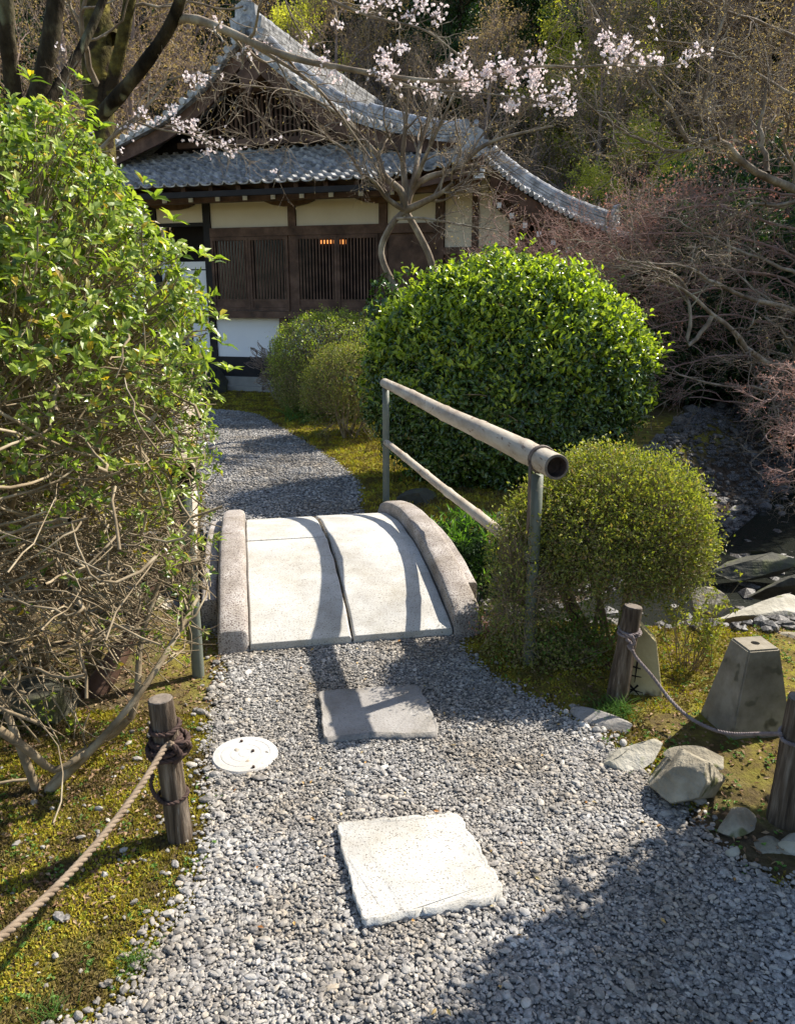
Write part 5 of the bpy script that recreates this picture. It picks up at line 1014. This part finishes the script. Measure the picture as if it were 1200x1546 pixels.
side_tree('maple_tree', 'reddish twigged maple spreading in flat layers above the stream at the right', (6.6, 10.8, 0), lambda b: [
 ([(b+[0, 0, -.1],), (b+[-.2, 0, 1.5],), (b+[0, .1, 3.0],), (b+[.2, .2, 4.5],)], .16, .08)]+[([(b+[-.1, 0, z],), (P(x1, y1, 10.2),), (P(x2, y2, 9.8),), (P(x3, y3, 9.6),)], .026, .005) for z, x1, y1, x2, y2, x3, y3 in
 ((1.5, 1190, 430, 1090, 410, 940, 400), (2.0, 1180, 380, 1060, 350, 900, 360), (2.6, 1160, 330, 1080, 310, 960, 330), (1.2, 1180, 500, 1080, 480, 970, 500), (.9, 1190, 560, 1090, 540, 990, 560), (3.2, 1200, 300, 1120, 290, 1040, 300), (1.3, 1160, 450, 1020, 440, 860, 420), (.7, 1190, 620, 1120, 610, 1040, 600))], 203, 'brown_twig', 'red_bud', n1=10, n2=8, n3=6, flat=.35, lsz=.018, budk=1, wig=.32)
side_tree('maple_tree', 'low russet maple at the right edge drooping over the stream stones', (4.5, 6.6, 0), lambda b: [
 ([(b+[0, 0, -.1],), (b+[-.0, 0, .8],), (b+[.1, .1, 1.6],), (b+[.2, .2, 2.4],)], .07, .04)]+[([(b+[0, 0, z],), (P(x1, y1, 6.5),), (P(x2, y2, 6.4),)], .014, .003) for z, x1, y1, x2, y2 in ((.7, 1200, 600, 1150, 610), (.6, 1190, 650, 1150, 665), (.5, 1200, 720, 1160, 725), (.8, 1200, 560, 1165, 575))], 205, 'brown_twig', 'red_bud', L1=(.25, .5), L2=(.12, .3), L3=(.06, .16), n1=9, n2=7, n3=5, lsz=.014, budk=1)
side_tree('lichen_tree', 'tree with lichen covered curved limb sweeping in from the upper right edge', (5.6, 9.0, 0), lambda b: [
 ([(b+[0, 0, -.1],), (b+[0, 0, 2.0],), (b+[.1, 0, 3.6],), (b+[.3, 0, 6],)], .17, .09), ([(b+[0, 0, 2.7],), (P(1200, 288, 8.9),), (P(1150, 270, 8.7),), (P(1115, 240, 8.6),), (P(1085, 215, 8.5),), (P(1040, 225, 8.4),), (P(1010, 170, 8.3),), (P(975, 120, 8.2),)], .07, .01),
 ([(P(1115, 240, 8.6),), (P(1085, 180, 8.6),), (P(1080, 100, 8.6),), (P(1100, 0, 8.6),)], .03, .01), ([(P(1085, 215, 8.5),), (P(1000, 215, 8.4),), (P(930, 180, 8.3),), (P(880, 150, 8.2),)], .02, .006), ([(P(1160, 265, 8.7),), (P(1150, 190, 8.9),), (P(1165, 90, 9),)], .03, .01),
 ([(b+[.1, 0, 3.5],), (P(1170, 130, 8.9),), (P(1080, 80, 8.8),), (P(990, 60, 8.6),)], .035, .008), ([(b+[.1, 0, 3.9],), (P(1180, 60, 9),), (P(1100, 30, 8.8),), (P(1000, -20, 8.6),)], .035, .008)], 207, 'grey_bark', 'bud', flat=.9, up=.06, n1=10, n2=8, n3=5, lsz=.022)
# spindly pinkish shrubs between hedge and side roof
side_tree('bare_maple', 'fine pinkish twigs spreading behind the big green dome below the side roof', (2.6, 10.4, 0), lambda b: [
 ([(b+[0, 0, -.1],), (b+[0, 0, .5],), (b+[0, 0, 1.0],), (b+[0, 0, 1.5],)], .06, .04)]+[([(b+[0, 0, .4+.1*i],), (P(830+i*14, 440, 10.2),), (P(700+i*52, 375-(i % 3)*25, 10),)], .03, .006) for i in range(7)], 209, 'brown_twig', 'red_bud', n1=12, n2=9, n3=6, lsz=.013, budk=1, L1=(.5, 1.1), flat=.7, up=.05, wig=.3, cat='shrub')

# ------------------------------------------------------------------ background wood
def proto(name, seed, H, bark, twig, leaf, lv, crownr, leafn, lsz, cb0=.25, up=.25, trunkr=.16, conif=False, wig=.22):
    r = np.random.default_rng(seed); e = bpy.data.objects.new(name, None); e.empty_display_size = .1
    t = np.linspace(0, 1, 14)[:, None]; Q0 = np.concatenate([np.sin(t*4+seed)*.03*H*t, np.cos(t*3+seed)*.03*H*t, t*H-.15], 1)[None]; R0 = (trunkr*(1-.85*t[:, 0]))[None]
    g = Geo(); tubes(g, Q0, R0, 10); 
    parts = []
    Q1, R1 = grow(Q0, R0, lv[0], crownr*.7, crownr*1.2, N=9, spread=(.6, 1.2) if not conif else (1.2, 1.7), up=up, wig=wig*.7, rmin=.02, rr=.45, rng=r, t0=cb0); tubes(g, Q1, R1, 6)
    parts.append(('trunk', g, M[bark], True)); g = Geo()
    Q2, R2 = grow(Q1, R1, lv[1], crownr*.3, crownr*.6, N=7, spread=(.4, 1.0), up=up*.5, wig=wig, rmin=.009, rr=.5, rng=r); tubes(g, Q2, R2, 4, 0)
    Q3, R3 = grow(Q2, R2, lv[2], crownr*.12, crownr*.32, N=5, spread=(.4, 1.0), up=up*.4, wig=wig, rmin=.005, rr=.6, rng=r); tubes(g, Q3, R3, 3, 0)
    tp = np.concatenate([Q3[:, -1], Q3[:, 2]]); Q = tp
    if lv[3]:
        Q4, R4 = grow(Q3, R3, lv[3], crownr*.06, crownr*.16, N=4, spread=(.4, 1.0), up=.05, wig=wig, rmin=.0035, rr=.7, rng=r); tubes(g, Q4, R4, 3, 0); Q = Q4[:, -1]
    if leafn:
        ix = r.integers(0, len(Q), leafn); pp = Q[ix]+r.normal(size=(leafn, 3))*lsz*1.5; whorl(g, pp, r.normal(size=pp.shape)+[0, 0, .5], 4, lsz, lsz*.5, 1, rng=r)
    parts.append(('crown', g, [M[twig], M[leaf]], False)); out = []
    for nm, gg, mm, sm in parts:
        o = gg.build(nm, mm, e, smooth=sm); out.append(o)
    return e, out
def place(pr, x, y, s, rz, label, group, cat='tree', first={}):
    e, ch = pr; k = id(e); z = hz(x, y)-.1
    if k not in first: first[k] = 1; o = e; SC.collection.objects.link(o)
    else:
        o = e.copy(); SC.collection.objects.link(o)
        for c in ch: c2 = c.copy(); SC.collection.objects.link(c2); c2.parent = o
    o.location = (x, y, z); o.scale = (s, s, s); o.rotation_euler = (0, 0, rz); return tag(o, label, cat, group)
pb = proto('brown_tree', 301, 7.5, 'brown_twig', 'brown_twig', 'bud', (16, 9, 6, 4), 2.4, 6500, .04)
pb2 = proto('brown_tree', 302, 9, 'grey_bark', 'grey_bark', 'olive', (16, 9, 6, 4), 2.8, 3500, .04)
pl = proto('young_leaf_tree', 303, 6.5, 'dark_bark', 'brown_twig', 'lime', (14, 7, 6, 0), 2.3, 9000, .055, cb0=.3)
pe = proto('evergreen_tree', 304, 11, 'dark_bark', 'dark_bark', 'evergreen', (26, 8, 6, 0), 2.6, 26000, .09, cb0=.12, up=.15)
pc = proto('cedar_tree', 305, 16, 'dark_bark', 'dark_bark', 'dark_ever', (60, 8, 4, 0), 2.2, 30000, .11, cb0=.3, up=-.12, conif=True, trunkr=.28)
ps = proto('evergreen_shrub', 306, 2.2, 'dark_bark', 'dark_bark', 'evergreen', (22, 7, 5, 0), 1.5, 16000, .06, cb0=.02, up=.12, trunkr=.05)
pr_ = proto('russet_shrub', 307, 2.6, 'brown_twig', 'brown_twig', 'red_bud', (20, 8, 6, 2), 1.7, 2600, .03, cb0=.02, up=.1, trunkr=.05)
po = proto('budding_shrub', 308, 3.2, 'grey_bark', 'brown_twig', 'olive', (20, 8, 6, 2), 1.8, 6000, .04, cb0=.04, up=.2, trunkr=.06)
r = np.random.default_rng(401)
def wx(px, Y): return (px-600)/FPX*(Y*.964+.3)
kinds = {'b': (pb, 'bare brown budding tree', 'budding trees on the wooded slope'), 'g': (pb2, 'tall grey barked olive budding tree', 'budding trees on the wooded slope'), 'l': (pl, 'small tree with yellow green young leaves', 'young leaf trees behind the house'), 'e': (pe, 'dense green evergreen tree', 'evergreens behind the house'),
         'c': (pc, 'tall dark cedar', 'cedars at the top of the slope'), 's': (ps, 'dark evergreen shrub', 'evergreen shrubs on the slope'), 'r': (pr_, 'reddish brown twiggy shrub', 'twiggy shrubs above the stream'), 'o': (po, 'ochre budding shrub', 'twiggy shrubs above the stream')}
BG = [ # kind, photo x, distance, scale, where
 ('b', 230, 19, 1.00, 'left of the gable above the bush'), ('b', 60, 21, 1.15, 'in the far left corner behind the cherry trunk'), ('b', 320, 24, 1.10, 'just left of the roof peak'), ('o', 270, 17.5, 1.10, 'low behind the left roof edge'), ('o', 150, 16, 1.20, 'behind the mossy trunk'), ('b', 130, 25, 1.30, 'above the mossy trunk'),
 ('e', 320, 30, 0.95, 'directly behind the roof peak on its left'), ('e', 470, 31, 1.00, 'right above the steep roof'), ('l', 455, 27, 1.00, 'yellow topped just right of the roof peak'), ('g', 560, 26, 0.82, 'behind the blossom branch above the main roof'), ('b', 520, 23.5, 0.95, 'over the middle of the main roof'), ('g', 660, 28, 0.94, 'between the roof and the dark trees'), ('b', 620, 22.5, 0.74, 'right behind the hip ridge'),
 ('e', 700, 33, 1.25, 'deep green at the top centre'), ('c', 640, 40, 1.00, 'at top centre left'), ('c', 760, 38, 1.05, 'at top centre'), ('c', 860, 42, 1.10, 'at top centre right'), ('e', 830, 31, 1.10, 'above the right end of the blossoms'), ('g', 760, 25, 0.82, 'behind the right end of the dense blossoms'),
 ('s', 790, 18, 1.10, 'behind the corner of the tiled roof'), ('s', 700, 19.5, 1.20, 'left of the corner rear'), ('s', 860, 20, 1.20, 'beneath the lime coloured trees'), ('s', 940, 19.5, 1.10, 'beside the lower end of the side roof'),  ('l', 950, 29, 1.25, 'in the sunny gap at the centre right'), ('l', 1010, 25, 1.00, 'left of the lichen limb'), ('l', 920, 23, 0.80, 'nearest the side roof end'), ('l', 800, 30, 1.10, 'behind the blossom ends'),
 ('g', 905, 21, 0.86, 'with a straight dark trunk at centre right'), ('g', 985, 22, 0.90, 'behind the lichen limb'), ('b', 1060, 20, 1.10, 'under the top right corner'), ('b', 1140, 18.5, 1.10, 'at the right edge, middle height'), ('g', 1190, 22, 1.30, 'at the top right corner'), ('b', 1030, 26, 1.30, 'near the top right'), ('c', 960, 44, 1.00, 'left of the bright sky gap'), ('c', 1030, 46, 0.80, 'small beside the sky gap'), ('c', 1200, 40, 1.10, 'at the far top right'),
 ('e', 1180, 27, 1.10, 'behind the right edge'), ('o', 1010, 17, 1.00, 'ochre, above the reddish twigs'), ('o', 1090, 16, 1.00, 'ochre, above the stream at the right'), ('r', 960, 15, 1.10, 'just right of the side roof tip'), ('r', 1120, 14.5, 1.25, 'red tinted, right of centre edge'), ('r', 1190, 13.5, 1.20, 'red tinted, touching the right edge'), ('r', 1040, 13, 1.00, 'over the dark hollow'), ('r', 890, 13, 0.90, 'behind the big dome of leaves'),
 ('s', 1010, 12.3, 1.00, 'in the dark hollow beyond the stream'), ('s', 1100, 11.8, 1.00, 'right of the dark hollow'), ('s', 1180, 11.5, 1.10, 'dark, at the right edge over the stones'), ('s', 1060, 14.2, 1.30, 'up the bank from the hollow'), ('s', 1160, 14.5, 1.35, 'upper, behind the red twigs'), ('s', 960, 12.6, 0.80, 'right behind the green dome'), ('s', 1240, 12.6, 1.40, 'tallest at the right edge'),
 ('b', 400, 33, 1.30, 'above the roof peak'), ('g', 180, 31, 1.40, 'high on the left'), ('e', 60, 33, 1.20, 'far at top left'), ('b', 590, 33, 1.20, 'high over the blossoms'), ('c', 480, 42, 0.95, 'behind the roof ridge'), ('c', 200, 42, 1.00, 'over the left slope'), ('c', 340, 44, 1.00, 'over the roof peak'), ('c', 50, 44, 1.00, 'at the far left top'), ('c', 1120, 48, 0.85, 'right of the sky gap'), ('g', 1100, 30, 1.30, 'high at the right'), ('b', 800, 21.5, 0.70, 'just behind the roof corner')]
BG += [('l', 880, 17.5, 0.62, 'low and bright between the dark shrubs'), ('l', 935, 18.5, 0.75, 'brightest one under the straight trunk'), ('l', 985, 17.5, 0.60, 'low beside the ochre shrub'), ('l', 905, 24, 1.00, 'mid slope above the side roof'), ('l', 840, 22, 0.80, 'right behind the roof corner, half hidden'), ('b', 1010, 20, 0.90, 'pinkish, left of the lichen limb')]
BG += [('l', 850, 23, .95, 'tall and sunlit right of the roof corner'), ('l', 990, 24, 1.05, 'sunlit, beneath the lichen limb'), ('l', 930, 21.5, .85, 'sunlit, mid slope by the straight trunk'), ('e', 690, 26, 1.0, 'at the top centre, nearer the roof'), ('e', 800, 24, .95, 'above the side roof'), ('e', 1050, 23, 1.0, 'behind the lichen limb'), ('e', 1130, 22, 1.0, 'at the upper right'), ('b', 880, 20, .9, 'brown, in front of the tall dark trees'), ('b', 730, 20.5, .9, 'brown, behind the hip end tile')]
BG += [('e', 1310, 11.5, .62, 'just outside the right edge, shading the stream'), ('e', 1420, 9.5, .6, 'outside the right edge nearest the stream')]
BG += [('b', -120, 14, 1.00, 'left beyond the frame'), ('e', -200, 20, 1.10, 'left beyond the frame far'), ('b', 1330, 15, 1.10, 'right beyond the frame')]
for kd, px, Yd, s, where in BG:
    pr, lb_, gp = kinds[kd]; place(pr, wx(px, Yd), Yd, s*r.uniform(.94, 1.06), r.uniform(0, 6.28), f'{lb_} {where}', gp, 'shrub' if kd in 'sro' else 'tree')
# far wooded ridge
g = Geo(); n = 26000; x = r.uniform(-45, 50, n); y = r.uniform(42, 62, n); p = np.stack([x, y, hfun(x, y)+r.random(n)**.6*(7+2.5*sn(np.stack([x, y], 1), 71, .25))], 1)
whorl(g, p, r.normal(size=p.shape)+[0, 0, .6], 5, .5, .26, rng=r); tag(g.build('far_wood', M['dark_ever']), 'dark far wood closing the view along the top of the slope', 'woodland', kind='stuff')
# leafy ground cover on the slope behind
g = Geo(); n = 30000; x = r.uniform(-22, 26, n); y = r.uniform(15, 40, n); k = ~((x < 3) & (x > -9) & (y < 22)); x, y = x[k], y[k]; p = np.stack([x, y, hfun(x, y)+r.random(len(x))*.25], 1)
whorl(g, p, r.normal(size=p.shape)*.5+[0, 0, 1], 4, .11, .05, rng=r); tag(g.build('undergrowth', M['lime']), 'yellow green undergrowth on the slope between the trunks', 'undergrowth', kind='stuff')
# tree and shrub standing just out of the picture on the right, whose shade falls across the lower right gravel
SHADE = [('camellia_bush', 'glossy evergreen bush just outside the lower right edge, shading the gravel', (2.30, 1.88, 1.25), (.92, .9, .98), 9000, 501)]
for nm, lab, c, rd, n, sd_ in SHADE: bush(nm, lab, c, rd, n, .075, .035, ['laurel', 'laurel_new'], sd_, k=5, shell=.3, lump=.12, lf=3, newtop=.2, twign=200, twigr=.004)
